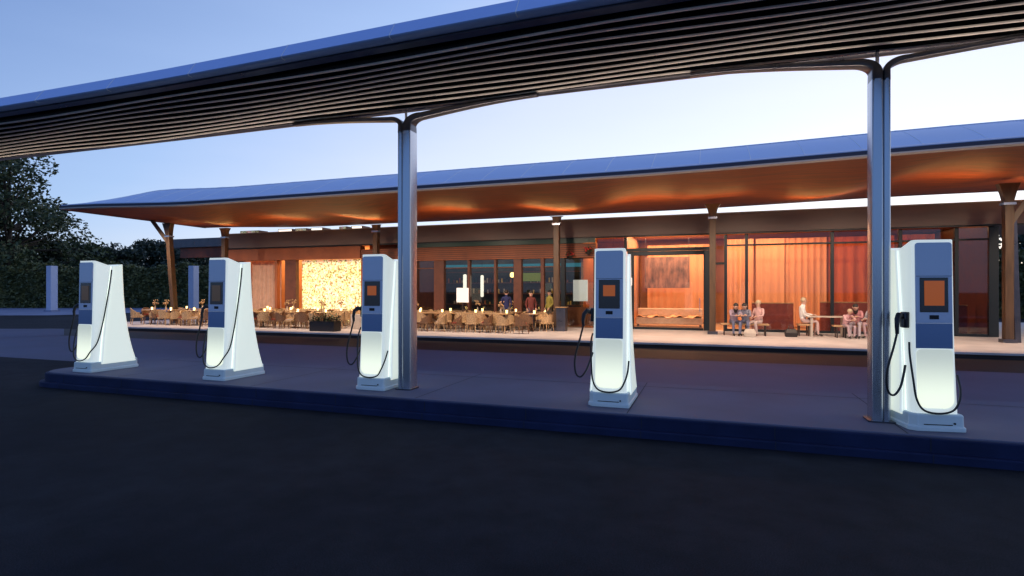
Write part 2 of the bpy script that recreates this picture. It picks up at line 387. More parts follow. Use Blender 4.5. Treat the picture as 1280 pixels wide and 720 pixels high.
# ------------------------------------------------------------------ EV charger
def front_ring(z, w, y0, y1, r=.05):
    # ring in plan: rounded front corners; used by loft
    p = []
    for i in range(5): a = R(180+90*i/4); p.append((-w+r+r*math.cos(a), y0+r+r*math.sin(a), z))
    for i in range(5): a = R(270+90*i/4); p.append((w-r+r*math.cos(a), y0+r+r*math.sin(a), z))
    p.append((w, y1, z)); p.append((-w, y1, z))
    return p
def interp(tab, z):
    for (a, va), (b_, vb) in zip(tab, tab[1:]):
        if z <= b_: 
            f = (z-a)/(b_-a) if b_ > a else 0
            return va+(vb-va)*f
    return tab[-1][1]
def make_charger(loc, label, orange, right_cable, rz=0, big=False):
    t = thing('ev_charger', loc, label, 'charger', 'chargers in a row on the kerb island', rz)
    H = 2.25
    zs = [.15,.25,.40,.6,.8,1.0,1.2,1.4,1.6,1.8,2.0,2.1,2.2]
    yf = [(.15,-.035),(.5,-.02),(.9,.0),(2.3,.03)]
    crease = [(.15,.12),(.6,.165),(1.2,.24),(1.8,.32),(2.3,.38)]
    back = [(.15,.90),(.3,.855),(.5,.80),(.8,.745),(1.2,.69),(1.6,.66),(2.0,.645),(2.3,.64)]
    wf = [(.15,.245),(.8,.232),(1.4,.226),(2.3,.222)]
    wb = [(.15,.290),(.35,.278),(.8,.258),(1.4,.242),(2.3,.232)]
    # front shell
    mb = MB(); rings = [front_ring(z, interp(wf,z), interp(yf,z), interp(crease,z)-.004) for z in zs]
    # sloped top: front high, dipping to the crease
    top = []
    for (x,y,z) in front_ring(2.29, interp(wf,2.29), interp(yf,2.29), interp(crease,2.29)):
        f = (y-.03)/.35; top.append((x, y, 2.30-.10*max(0,f)**1.5))
    rings.append(top); mb.loft(rings)
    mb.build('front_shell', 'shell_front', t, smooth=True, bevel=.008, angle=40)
    # rear shell: chamfered plan, flares to the back at the foot
    mb = MB(); rings = []
    def rr(z, y0, y1, w, c=.05, dip=0):
        return [(-w+.012,y0,z),(w-.012,y0,z),(w,y0+.03,z),(w,y1-c,z),(w-c,y1,z),(-w+c,y1,z),(-w,y1-c,z),(-w,y0+.03,z)]
    for z in zs: rings.append(rr(z, interp(crease,z)+.004, interp(back,z), interp(wb,z)))
    tp = rr(2.27, interp(crease,2.27)+.004, interp(back,2.27), interp(wb,2.27))
    rings.append([(x,y,2.245-.05*(y-.38)/.35*0+ (0 if y > .45 else -.055)) for x,y,z in tp])
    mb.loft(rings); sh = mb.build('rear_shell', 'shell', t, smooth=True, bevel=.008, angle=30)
    # diagonal ridge fin on both flanks
    for sx in (-1, 1):
        mb = MB()
        pts = [(sx*(interp(wb,z)+.004), interp(crease,z)+.02, z) for z in frange(.17, 2.2, 12)]
        mb.tube(pts, [.016]*12, 6); mb.build('side_trim', 'shell_front', t, smooth=True)
    # front panels, each a slightly proud slab following the slope
    def slab(name, m, z0, z1, w, dy=.006, round_b=0, round_t=0, n=1):
        mb = MB(); pts = []
        if round_b or round_t:
            rb = round_b; 
            for i in range(7): a = R(180+90*i/6); pts.append((-w+rb+rb*math.cos(a), z0+rb+rb*math.sin(a)))
            for i in range(7): a = R(270+90*i/6); pts.append((w-rb+rb*math.cos(a), z0+rb+rb*math.sin(a)))
            rt = round_t or .001
            for i in range(5): a = R(0+90*i/4); pts.append((w-rt+rt*math.cos(a), z1-rt+rt*math.sin(a)))
            for i in range(5): a = R(90+90*i/4); pts.append((-w+rt+rt*math.cos(a), z1-rt+rt*math.sin(a)))
        else: pts = [(-w,z0),(w,z0),(w,z1),(-w,z1)]
        k = len(pts)
        vs = [(x, interp(yf,z)-dy, z) for x,z in pts]+[(x, interp(yf,z)+.03, z) for x,z in pts]
        mb.add(vs, [tuple(range(k)), tuple(range(k,2*k))[::-1]]+[(i,i+k,(i+1)%k+k,(i+1)%k) for i in range(k)])
        return mb.build(name, m, t, smooth=True, bevel=.004, angle=25)
    slab('head_panel', 'head', 1.858, 2.265, .196, .006, round_t=.035, round_b=.002)
    slab('screen_surround', 'head', 1.286, 1.857, .196, .0045)
    sc = slab('screen_bezel', 'bezel', 1.42, 1.84, .150, .012)
    for nm, z0, z1, w in (('screen', 1.50, 1.80, .105) if big else ('screen', 1.60, 1.76, .085) if orange else ('screen', 1.48, 1.78, .10),):
        mb = MB(); mb.box(-w, w, interp(yf,1.6)-.0175, interp(yf,1.6)-.008, z0, z1)
        s_ = mb.build(nm, 'screen' if orange else 'screen_dim', sc)
    slab('lower_band', 'band', .982, 1.285, .196, .004)
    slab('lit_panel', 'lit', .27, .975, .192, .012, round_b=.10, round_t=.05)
    # plinth: two steps, flared
    mb = MB()
    def pl(z, e, c=.07):
        w, y0, y1 = .275+e, -.07-e, .94+e
        return [(-w+c,y0,z),(w-c*.3,y0,z),(w,y0+c*.3,z),(w,y1-c,z),(w-c,y1,z),(-w+c,y1,z),(-w,y1-c,z),(-w,y0+c,z)]
    mb.loft([pl(0,.022), pl(.05,.022), pl(.058,.008), pl(.19,.004), pl(.205,-.01)])
    mb.build('plinth', 'plinth', t, smooth=True, bevel=.008, angle=25)
    mb = MB(); z = 1.857; mb.box(-.19,.19, interp(yf,z)-.0075, interp(yf,z)-.003, z-.002, z+.002); mb.build('panel_joint', 'bezel', t)
    mb = MB(); mb.box(-.05,.05, interp(yf,1.36)-.010, interp(yf,1.36)-.004, 1.335, 1.385); mb.build('card_reader', 'bezel', t, bevel=.004)
    # left holster with connector
    mb = MB(); mb.box(-.285,-.215,.08,.20,1.22,1.42); ho = mb.build('holster', 'bezel', t, smooth=True, bevel=.015)
    mb = MB(); mb.tube([(-.29,.13,1.36),(-.34,.09,1.38),(-.375,.05,1.33),(-.385,.035,1.24),(-.38,.04,1.15)], [.035,.035,.03,.024,.020], 10)
    mb.build('connector', 'rubber', t, smooth=True)
    def bez(P, n=18):
        P = [Vector(p) for p in P]; out = []
        # catmull-rom
        for i in range(len(P)-1):
            p0 = P[max(i-1,0)]; p1 = P[i]; p2 = P[i+1]; p3 = P[min(i+2,len(P)-1)]
            for k in range(n):
                f = k/n
                out.append(.5*((2*p1)+(p2-p0)*f+(2*p0-5*p1+4*p2-p3)*f*f+(-p0+3*p1-3*p2+p3)*f**3))
        out.append(P[-1]); return out
    mb = MB(); mb.tube(bez([(-.38,.04,1.17),(-.42,.03,1.0),(-.50,.02,.68),(-.49,.02,.46),(-.42,.03,.40),(-.34,.05,.50),(-.285,.09,.66),(-.255,.12,.76)], 6), .0135, 8)
    mb.build('charging_cable', 'rubber', t, smooth=True)
    mb = MB()
    if right_cable:
        P = [(-.262,.06,.95),(-.262,.00,.80),(-.255,-.05,.55),(-.22,-.075,.34),(-.12,-.085,.245),(.02,-.085,.24),(.15,-.08,.30),(.235,-.06,.42),(.262,.06,.60),(.262,.16,.95),(.258,.25,1.4),(.25,.33,1.85),(.245,.365,2.12)]
    else:
        P = [(-.245,.05,1.05),(-.262,.00,.90),(-.245,-.045,.60),(-.222,-.07,.38),(-.15,-.08,.25),(0,-.085,.215),(.15,-.08,.25),(.222,-.07,.36),(.262,-.02,.50),(.27,.06,.66)]
    mb.tube(bez(P, 6), .0125, 8); mb.build('looped_cable', 'rubber', t, smooth=True)
    t.scale = (1,1,.98)
    # small dark vent slot on the plinth and service lock
    mb = MB(); mb.box(-.15,.15,-.083,-.07,.075,.085); mb.build('vent_slot', 'bezel', t)
    mb = MB(); mb.lathe([(.012,0),(.012,.012)], 10); o = mb.build('lock', 'bezel', t); o.location = (.17,-.078,.10); o.rotation_euler = (R(90),0,0)
    return t
make_charger((-9.30,.34,IZ), 'white glowing charger at the far left end of the island, greyish screen', False, True)
make_charger((-5.95,.44,IZ), 'white glowing charger second from the left, in front of the left terrace tables', False, True)
make_charger((-2.66,.52,IZ), 'white charger standing right beside the left canopy column', True, False)
make_charger((1.30,.48,IZ), 'white charger alone between the two canopy columns, facing the viewer', True, False)
make_charger((5.16,.38,IZ), 'largest nearest white charger, just right of the right canopy column, bright orange screen', True, False, R(9), True)

# ------------------------------------------------------------------ front canopy
CT = thing('solar_canopy', (0,0,IZ), 'long low slatted canopy with blue solar edge on two steel columns over the chargers', 'canopy')
def wave(x): return .012*math.sin(x*.42+1.2)
def lift(x, y): return .07*smoothstep(-6, 2.5, x)*max(0,(.95-y)/2.2)
oz = -IZ
X0, X1 = -19.0, 15.0
xs = frange(X0, X1, 120)
def endtaper(x): return 1
# top shell with rolled front and rear edge
prof = [(-1.14,5.06),(-1.30,5.062),(-1.36,5.07),(-1.375,5.09),(-1.355,5.12),(-1.24,5.30),(-.7,5.36),(.3,5.33),(.95,5.24),(1.02,5.17),(1.0,5.10),(.9,5.07),(.9,5.14),(-.2,5.2),(-1.12,5.16)]
mb = MB(); mb.loft([[(x,y,z+wave(x)+lift(x,y)+oz) for y,z in prof] for x in xs]); 
mb.build('roof_deck', 'pv', CT, smooth=True, angle=50)
mb = MB(); mb.loft([[(x,y,z+wave(x)+lift(x,y)+oz) for y,z in ((-1.12,5.10),(.9,5.10),(.9,5.135),(-1.12,5.135))] for x in xs]); mb.build('deck_lining', 'deck', CT)
# seams on the front panels
for x in frange(X0+1, X1-1, 20):
    mb = MB(); p = [(x, y-.004 if y < -1 else y, z+wave(x)+lift(x,y)+oz-.002) for y,z in prof[1:8]]
    mb.tube(p, .006, 5); mb.build('panel_seam', 'seam', CT)
# edge trim under the solar edge
mb = MB(); mb.loft([[(x,y,z+wave(x)+lift(x,y)+oz) for y,z in ((-1.22,5.035),(-1.10,5.025),(-1.10,5.06),(-1.22,5.066))] for x in xs]); mb.build('edge_trim', 'darksteel', CT)
ns = 10
for i in range(ns):
    y = -.98 + 1.72*i/(ns-1)
    ph = i*.22; am = .018
    mb = MB(); mb.loft([[(x,y-.022,4.985+wave(x)+lift(x,y)+am*math.sin(x*.9+ph*3)+oz),(x,y+.022,4.985+wave(x)+lift(x,y)+am*math.sin(x*.9+ph*3)+oz),(x,y+.018,5.11+wave(x)+lift(x,y)+oz),(x,y-.018,5.11+wave(x)+lift(x,y)+oz)] for x in xs])
    sl = mb.build('slat', 'deck', CT)
    mb = MB(); mb.loft([[(x,y+a_,z_+wave(x)+lift(x,y)+am*math.sin(x*.9+ph*3)+oz) for a_,z_ in ((-.030,4.982),(-.018,4.970),(.018,4.970),(.030,4.982))] for x in xs]); mb.build('slat_cap', 'slat', sl)
mb = MB(); mb.loft([[(x,y,z+wave(x)+lift(x,y)+oz) for y,z in ((.80,4.975),(.86,4.955),(.94,4.97),(.97,5.03),(.95,5.10),(.80,5.10))] for x in xs]); mb.build('edge_beam', 'darksteel', CT, smooth=True)
def canopy_column(cx, cy, swap=False):
    wl, wr = (.085, .155) if not swap else (.125, .083)
    hw = .125 if not swap else .105
    xl = cx-hw+wl/2; xr = cx+hw-wr/2
    def rprof(w, d, n=3, r=.03):
        p = []
        for sx, sy, a0 in ((1,1,0),(-1,1,90),(-1,-1,180),(1,-1,270)):
            for i in range(n+1):
                a = R(a0+90*i/n); p.append((sx*(w/2-r)+r*math.cos(a), sy*(d/2-r)+r*math.sin(a)))
        return p
    zt = 4.58+oz
    for xx, w, sg in ((xl, wl, -1), (xr, wr, 1)):
        d = .26 if w > .1 else .22
        mb = MB(); mb.sweep([(xx,cy,0),(xx,cy,zt*.5),(xx,cy,zt)], rprof(w, d, r=min(.028, w*.4)))
        mb.build('column', 'chrome', CT, smooth=True)
        # arm: bends over and reaches the edge beam tangentially
        pts = [(xx,cy,zt-.02)]
        zend = 4.945+oz+wave(cx+sg*2.2)
        for f in frange(0, 1, 12):
            a = f*PI/2
            pts.append((xx+sg*.24*(1-math.cos(a)), cy, zt+.10+.15*math.sin(a)))
        xa, za = pts[-1][0], pts[-1][2]
        for f in frange(.12, 1, 9):
            pts.append((xa+sg*2.0*f, cy+(.87-cy)*f*0, za+(zend-za)*math.sin(f*PI/2)))
        mb = MB(); 
        nP = len(pts); P = [Vector(p) for p in pts]; rings = []
        base = rprof(1, 1, r=.15)
        for i, p in enumerate(P):
            t_ = (P[min(i+1,nP-1)]-P[max(i-1,0)]).normalized(); y_ = Vector((0,1,0)); x_ = y_.cross(t_).normalized()
            f = i/(nP-1); ww = w*(1-f)+.05*f if w > .1 else w*(1-f)+.05*f; dd = d*(1-f)+.10*f
            rings.append([p+x_*a*ww+y_*b_*dd for a, b_ in base])
        mb.loft(rings); mb.build('arm', 'darksteel', CT, smooth=True)
    mb = MB(); mb.tube([(cx-.02,cy,3.9+oz),(cx-.02,cy,5.08+oz)], .022, 10); mb.build('tie_rod', 'chrome', CT, smooth=True)
    mb = MB(); prism(mb, rrect(cx-.15,cx+.15,cy-.155,cy+.155,.03,3), 0, .02); mb.build('base_plate', 'darksteel', CT)
canopy_column(-2.14, .78); canopy_column(4.68, .72, True)

# ------------------------------------------------------------------ pavilion
BD = thing('pavilion', (0,18,.2), 'long cafe pavilion with curved solar roof, glowing orange timber soffit and glass front', 'building')
bo = Vector((0,-18,-.2))
def bb(*a):
    x0,x1,y0,y1,z0,z1 = a
    return MB().box(x0,x1,y0-18,y1-18,z0-.2,z1-.2)
RX0, RX1, RY0, RY1 = -25.6, 24, 10.0, 17.9
def z_top(x, y):
    f = max(0, min(1, (x-RX0+.2)/4.2))**.75
    f = f*f*(3-2*f)*.4+f*.6
    ty = (y-RY0)
    prof_ = 1.12*math.sin(min(1, ty/3.4)*PI/2) if ty < 3.4 else 1.12*math.cos((ty-3.4)/(RY1-RY0-3.4)*PI/2*.95)
    return eave(x)+.14+prof_*(.25+.75*f)
def eave(x): return 5.52+.22*(1-smoothstep(RX0, -17, x))+.15*smoothstep(0, 11, x)
def z_sof(x, y):
    ty = (y-RY0)/(RY1-RY0)
    e = smoothstep(RX0, RX0+3, x)
    return eave(x)-.02 + e*(.16*math.sin(x*2*PI/9.1+.6)*math.sin(PI*ty) + .10*math.sin(x*2*PI/4.55+ty*3)*math.sin(PI*ty)) - .02*ty
gx = frange(RX0, RX1, 130); gy = frange(RY0, RY1, 26)
def lofted_sheet(fz, thick, y0=None):
    mb = MB(); w = len(gx); h = len(gy)
    vs = [(x, y-18, fz(x,y)-.2) for y in gy for x in gx] + [(x, y-18, fz(x,y)-.2-thick) for y in gy for x in gx]
    n = w*h; fs = []
    for j in range(h-1):
        for i in range(w-1):
            a = j*w+i; fs.append((a,a+1,a+w+1,a+w)); fs.append((n+a,n+a+w,n+a+w+1,n+a+1))
    for i in range(w-1):
        fs.append((i,n+i,n+i+1,i+1)); a = (h-1)*w+i; fs.append((a,a+1,n+a+1,n+a))
    for j in range(h-1):
        a = j*w; fs.append((a,a+w,n+a+w,n+a)); a = j*w+w-1; fs.append((a,n+a,n+a+w,a+w))
    mb.add(vs, fs); return mb
roof = lofted_sheet(z_top, .05).build('roof', 'roof_pv', BD, smooth=True)
for x in frange(-24.2, 23.4, 35):
    mb = MB(); mb.tube([(x, y-18, z_top(x,y)-.2-.002) for y in frange(RY0+.02, RY0+2.7, 18)], .012, 5); mb.build('panel_seam', 'seam', roof)
mb = MB(); mb.tube([(x, RY0+1.9-18, z_top(x,RY0+1.9)-.2+.01) for x in gx], .014, 5); mb.build('panel_seam', 'seam', roof)
lofted_sheet(z_sof, .06).build('soffit', 'wood', BD, smooth=True)
# eave edge
mb = MB(); mb.loft([[(x, RY0-18-.05, eave(x)-.2-.01),(x, RY0-18+.10, eave(x)-.2-.085),(x, RY0-18+.10, eave(x)-.2+.13),(x, RY0-18-.05, eave(x)-.2+.09)] for x in gx]); mb.build('eave_edge', 'eave', BD)
mb = MB(); mb.loft([[(x, RY0-18-.055, eave(x)-.2-.055),(x, RY0-18+.03, eave(x)-.2-.095),(x, RY0-18+.03, eave(x)-.2-.065),(x, RY0-18-.055, eave(x)-.2-.015)] for x in gx]); mb.build('eave_trim', 'eave_light', BD)
mb = MB(); mb.loft([[(RX0-.04, y-18, z_sof(RX0,y)-.2-.07),(RX0+.05, y-18, z_sof(RX0,y)-.2-.07),(RX0+.05, y-18, z_top(RX0,y)-.2+.02),(RX0-.04, y-18, z_top(RX0,y)-.2+.02)] for y in gy]); mb.build('end_edge', 'eave', BD)
# fascia, lower roof
bb(-23.9, 18, 17.62, 18.30, 4.36, 5.16).build('fascia', 'fascia', BD, bevel=.01)
bb(-28.2, -23.93, 17.66, 18.26, 4.50, 5.02).build('fascia', 'darksteel', BD, bevel=.01)
bb(-28.1, 17.9, 18.32, 27, 4.70, 5.05).build('lower_roof', 'fascia', BD)
bb(-23.9, 18.1, 17.58, 17.70, 5.163, 5.20).build('coping', 'eave_light', BD)
bb(-23.9, 18, 17.70, 17.80, 4.30, 4.357).build('drip_edge', 'darkcol', BD)
# wall header / rust panels
bb(-23.9, -14.75, 17.80, 18.25, 3.63, 4.30).build('wall_header', 'redwall', BD, bevel=.01)
bb(-27.6, -23.95, 17.90, 18.15, 3.9, 4.49).build('wall_header', 'brownframe', BD)
bb(-11.9, -2.2, 17.72, 17.80, 4.10, 4.30).build('green_beam', 'green', BD)
bb(-14.7, -2.2, 17.82, 18.2, 3.44, 4.095).build('valance', 'redwall', BD, bevel=.01)
mb = MB()
for k in range(6): mb.box(-14.7, -2.2, 17.79-18, 17.818-18, 3.50+k*.10-.2, 3.535+k*.10-.2)
mb.build('valance_slats', 'brownframe', BD)
# posts of the facade
for x, w, m in ((-24.6,.28,'brownframe'),(-23.3,.9,'brownframe'),(-20.35,.16,'redwall'),(-19.35,.75,'brownframe'),(-14.4,.7,'redwall'),
                (-11.75,.16,'brownframe'),(-10.16,.55,'brownframe'),(-8.53,.12,'brownframe'),(-7.13,.12,'brownframe'),(-5.98,.4,'brownframe'),(-4.75,.16,'brownframe'),(-3.75,.18,'darkcol'),(-2.25,.12,'darkcol')):
    bb(x-w/2, x+w/2, 17.86, 18.12, .2, 3.62 if x < -14.75 else 3.435).build('wall_post', m, BD, bevel=.01)
# glass zones: frames and panes (each pane a part)
def pane(x0, x1, z0, z1, m='glass', y=18.0):
    f = bb(x0, x1, y-.006, y+.006, z0, z1).build('window_pane', m, BD); return f
def vbar(x, w, z0, z1, m='darkcol', y0=17.93, y1=18.07): return bb(x-w/2, x+w/2, y0, y1, z0, z1).build('mullion', m, BD, bevel=.006)
def hbar(x0, x1, z, h, m='darkcol', y0=17.94, y1=18.06): return bb(x0, x1, y0, y1, z-h/2, z+h/2).build('transom', m, BD, bevel=.006)
for x0, x1 in ((-11.67,-10.44),(-9.88,-8.6),(-8.46,-7.2),(-7.06,-6.19),(-5.77,-4.84),(-4.66,-3.85)): 
    pane(x0, x1, .3, 3.43, 'glass_dark'); hbar(x0+.01, x1-.01, 3.05, .05, 'brownframe'); hbar(x0+.01, x1-.01, .25, .1, 'brownframe')
# panes right of the red valance
hbar(-3.65, -.9, 3.45, .09); pane(-3.66, -2.32, .3, 3.40, 'glass_dark'); pane(-2.19, -.95, .3, 3.40, 'glass_dark'); pane(-2.19,-.95,3.5,4.29)
vbar(-.87, .12, .2, 4.295)
bb(-3.6, -2.35, 18.2, 18.26, .25, 1.15).build('low_panel', 'redwall', BD)
bb(-2.1, -1.0, 18.2, 18.26, .25, 1.0).build('low_panel', 'redwall', BD)
# transom row above the doors
hbar(-.80, 2.72, 3.74, .14); pane(-.8, 2.7, 3.82, 4.29)
# door frame
dr = bb(-.78, -.50, 17.92, 18.08, .2, 3.66).build('door_frame', 'darkcol', BD, bevel=.006)
bb(2.45, 2.72, 17.92, 18.08, .2, 3.66).build('door_frame', 'darkcol', BD, bevel=.006)
door = bb(-.5, 2.45, 17.94, 18.06, 3.48, 3.66).build('door', 'darkcol', BD, bevel=.006)
bb(-.49, 2.44, 17.96, 18.04, .2, .30).build('door_rail', 'darkcol', door)
bb(-.48, 2.43, 17.994, 18.006, .3, 3.47).build('door_pane', 'glass', door)
bb(2.28, 2.31, 17.85, 17.90, 1.0, 1.6).build('door_handle', 'chrome', door)
bb(-.70, -.58, 17.90, 17.916, 2.15, 2.5).build('notice', 'white', dr)
# side light, then big panes
hbar(2.74, 3.28, 3.08, .10); pane(2.74, 3.28, .3, 3.02); pane(2.74, 3.28, 3.14, 4.29)
for x in (3.34, 4.16, 7.34, 9.67, 11.48, 12.62): vbar(x, .12 if x < 12 else .3, .2, 4.295)
for a, c in ((3.39,4.11),(4.21,7.29),(7.39,9.62),(9.72,11.43),(11.53,12.46)):
    g = 'glass' if c < 10 else 'glass_dark'
    pane(a, c, .3, 3.80, g); pane(a, c, 3.88, 4.29, g); hbar(a, c, 3.84, .07); hbar(a, c, .25, .10)
# end wall and inside
bb(12.5, 12.7, 18.1, 26, .2, 4.69).build('end_wall', 'brownframe', BD)
bb(-28, 12.5, 18.35, 26, .2, .225).build('inner_floor', 'floor', BD)
bb(-23.9, 12.5, 18.35, 26, 4.62, 4.69).build('inner_ceiling', 'ceil', BD)
bb(-12, 12.5, 24.0, 24.15, .225, 4.615).build('back_wall', 'inner', BD)
bb(-12, -3.0, 22.0, 22.1, .225, 4.615).build('dark_partition', 'innerdark', BD)
bb(-3.0, -2.9, 18.4, 22.0, .225, 4.615).build('partition', 'inner', BD)
bb(-.95, -.9, 18.4, 24.0, .225, 4.615).build('partition', 'inner', BD)
bb(-14.7, -12.0, 18.6, 18.7, .225, 4.615).build('partition', 'redwall', BD)
bb(-12.05, -12.0, 18.7, 24.0, .225, 4.615).build('partition', 'brownframe', BD)
bb(-23.9, -14.8, 20.9, 21.0, .225, 4.615).build('rear_panel', 'inner', BD)
bb(-23.9, -23.8, 18.3, 20.9, .225, 4.615).build('partition', 'brownframe', BD)
st = bb(-18.92, -14.8, 18.30, 18.45, .225, 3.62).build('stone_wall', 'stone', BD)
# clerestory lantern windows at the left of the lower roof
mb = None
for k, (x0, x1) in enumerate(((-23.6,-22.3),(-20.8,-19.9),(-19.6,-18.9),(-18.5,-17.8),(-16.6,-16.2),(-15.8,-15.2))):
    f = bb(x0-.06, x1+.06, 18.6, 19.3, 5.052, 5.46).build('clerestory_box', 'brownframe', BD)
    bb(x0, x1, 18.57, 18.598, 5.12, 5.43).build('clerestory_window', 'lampwhite' if k % 2 else 'stone', f)
# timber columns with bracket arms
for x, y, hgt, br in ((-25.9,16.4,5.5,1),(-22.1,16,5.4,0),(-12.6,16,5.4,0),(-3.55,16,5.4,0),(2.80,16,5.4,0),(12.0,15.4,5.55,1)):
    if x < -25: x, y = -23.9, 14.5
    lean = -.5 if x < -23 else 0
    top = z_sof(x, y)-.22
    mb = MB(); rings = []
    for z, w in ((0,.12),(.5,.115),(3.9,.12),(4.7,.13),(4.95,.19),(top-.2,.30)):
        z2 = min(z, top-.2); lx = x+lean*z2/5.2; rings.append([(lx-w,y-18-.13,z2),(lx+w,y-18-.13,z2),(lx+w,y-18+.13,z2),(lx-w,y-18+.13,z2)])
    mb.loft(rings); c = mb.build('column', 'column', BD, bevel=.012)
    mb = MB().box(x-.19, x+.19, y-.17-18, y+.17-18, 0, .12); mb.build('column_foot', 'darksteel', c)
    mb = MB().box(x-.17+lean*.88, x+.17+lean*.88, y-.15-18, y+.15-18, 4.55, 4.63); mb.build('collar', 'chrome', c)
    if br:
        sg = -1 if x < 0 else 1
        mb = MB(); mb.bar((x+sg*.05+lean*.8,y-18,3.9 if sg>0 else 4.2),(x+sg*.85+lean*.95,y-18-.3,top-.02),.12,.16); mb.build('bracket', 'column', c)
        if sg > 0:
            mb = MB(); mb.bar((x+.28,y-18+.1,0),(x+.16,y-18+.1,4.3),.16,.2); mb.build('bracket', 'darksteel', c)
# uplight fixtures on columns (lit)
LIGHTS = []
def lamp(kind, name, loc, e, col, size=.3, rot=(0,0,0), sy=None, spot=None):
    d = bpy.data.lights.new(name, kind); d.energy = e; d.color = col
    if kind == 'AREA':
        d.size = size
        if sy: d.shape = 'RECTANGLE'; d.size_y = sy
    elif kind == 'POINT': d.shadow_soft_size = size
    elif kind == 'SPOT': d.spot_size = R(spot); d.spot_blend = .8; d.shadow_soft_size = size
    o = bpy.data.objects.new(name, d); COL.objects.link(o); o.location = loc; o.rotation_euler = rot
    return o
WARM = (1,.42,.12); WARM2 = (1,.60,.28)
UP = 620
for x, y, e in ((-24.4,16.0,.25),(-21.5,14.8,.7),(-17.2,15.2,.8),(-12.6,14.6,1.),(-8.2,15,.9),(-3.5,14.7,.9),(.2,15,.8),(2.8,14.8,.5),(6.5,15.3,.6),(10.2,14.5,.8),(13.5,15.4,1.2)):
    LIGHTS.append(lamp('AREA', 'soffit_uplight', (x, y, 4.85), UP*e*.060, (1,.50,.16), 2.2, (R(180),0,0), .12))
# unseen spots added at the eave, tilted back to brighten terrace and chairs
for x in (-24,-20,-16,-12,-8,-4,0,4,8,12,16):
    LIGHTS.append(lamp('SPOT', 'terrace_fill_spot', (x, 11.6, 5.3), 1150 if x < 12 else 800, (1,.76,.56), .15, (R(38),0,0), spot=105))
# interior ceiling lights
for x0, x1, y0, y1, e, c in ((-23.6,-14.9,18.9,20.7,420,WARM2),(-11.7,-3.2,18.9,21.5,150,(1,.75,.5)),(-2.7,-1.1,18.8,21.5,160,WARM),(-.7,2.6,18.8,22.5,480,(1,.55,.30)),(2.9,6.6,18.5,20.1,215,(1,.50,.28)),(6.8,9.6,18.5,20.1,55,(1,.42,.2)),(9.8,12.4,18.8,23,50,(1,.45,.2))):
    LIGHTS.append(lamp('AREA', 'ceiling_light', ((x0+x1)/2, (y0+y1)/2, 4.58), e, c, x1-x0, (0,0,0), y1-y0))
# added lamps low behind the charging island, there only to brighten the slats
for x in (-12, -4, 4, 10):
    o = lamp('AREA', 'slat_fill_light', (x, 2.35, .30), 250, (1,.80,.62), 7.8, (R(180-16),0,0), .05)
    o.data.spread = R(100)
# stone wall glow onto terrace
LIGHTS.append(lamp('AREA', 'stone_wall_glow', (-16.9, 18.2, 2.0), 60, (1,.75,.38), 4, (R(90),0,0), 3))

# ------------------------------------------------------------------ curtains and interior furniture
def curtain(x0, x1, y, z0, z1, m, label, amp=.05, wl=.22, cat='curtain'):
    n = int((x1-x0)/wl*8); mb = MB(); rows = 6
    ph = rnd.random()*6; xs_ = frange(x0, x1, n)
    fr = []; 
    def yy(x, j): return y + amp*math.sin((x)*2*PI/wl+ph+.6*math.sin(x*1.7)) * (.6+.4*j/rows) + .03*math.sin(x*2.3)
    for s_ in (0, .012):
        for j in range(rows+1):
            for x in xs_: fr.append((x, yy(x, j)+s_, z1+(z0-z1)*j/rows))
    w = n; N0 = (rows+1)*w; fs = []
    for j in range(rows):
        for i in range(w-1):
            a = j*w+i; fs.append((a,a+1,a+w+1,a+w)); fs.append((N0+a,N0+a+w,N0+a+w+1,N0+a+1))
    mb.add(fr, fs); return tag(mb.build('curtain', m, smooth=True, angle=180), label, cat, 'curtains behind the glass front')
curtain(3.35, 4.6, 20.4, .26, 4.3, 'curtain', 'bright orange curtain panel just right of the door column', .06, .22)
curtain(4.7, 5.9, 20.5, .26, 4.3, 'curtain', 'pale peach curtain behind the pane right of the seated pair', .03, .3)
curtain(5.95, 7.6, 20.6, .26, 4.3, 'curtain', 'golden orange pleated curtain in the middle of the big panes', .07, .26)
curtain(7.7, 10.2, 20.7, .26, 4.3, 'curtain_red', 'deep rust curtain behind the pane left of the right canopy column', .07, .4)
curtain(10.3, 11.6, 20.5, .26, 4.3, 'curtain_red', 'dark red curtain just right of the right canopy column', .07, .35)
curtain(-22.7, -20.6, 18.6, .26, 3.7, 'curtain_pink', 'rose beige curtain at the left bay beside the dark post', .06, .3)
curtain(-.4, 2.7, 22.9, .3, 4.3, 'curtain', 'plain peach curtain wall behind the sofa seen through the door', .03, .35)
# picture behind the door
pc = thing('picture', (.95, 21.5, 2.05), 'dark wide picture of blurred figures hanging inside the door opening', 'picture')
MB().box(-1.35,.82,-.02,.02,0,1.55).build('canvas', 'art', pc); 
mb = MB(); 
for sx in (-1.3,.78): mb.tube([(sx,0,1.55),(sx,0,2.5)], .008, 5)
mb.build('hanging_wire', 'darksteel', pc)
# sofa inside
sf = thing('sofa', (.95, 19.9, .225), 'long low orange sofa with a rumpled throw inside the door', 'sofa')
MB().box(-1.55,1.45,-.45,.45,.12,.45).build('seat', 'cushion', sf, bevel=.05, seg=3)
MB().box(-1.55,1.45,.3,.5,.45,.85).build('backrest', 'cushion', sf, bevel=.05, seg=3)
for sx in (-1.45,1.35): MB().box(sx-.05,sx+.05,-.4,-.3,0,.12).build('leg', 'metalleg', sf)
mb = MB(); mb.grid(frange(-1.5,1.4,40), frange(-.47,.3,12), lambda x,y: .47+.05*math.sin(x*7+y*3)+.03*math.sin(x*17)+.02*rnd.random()); th_ = mb.build('throw', 'curtain', sf, smooth=True, angle=180)
so = th_.modifiers.new('s','SOLIDIFY'); so.thickness = .02
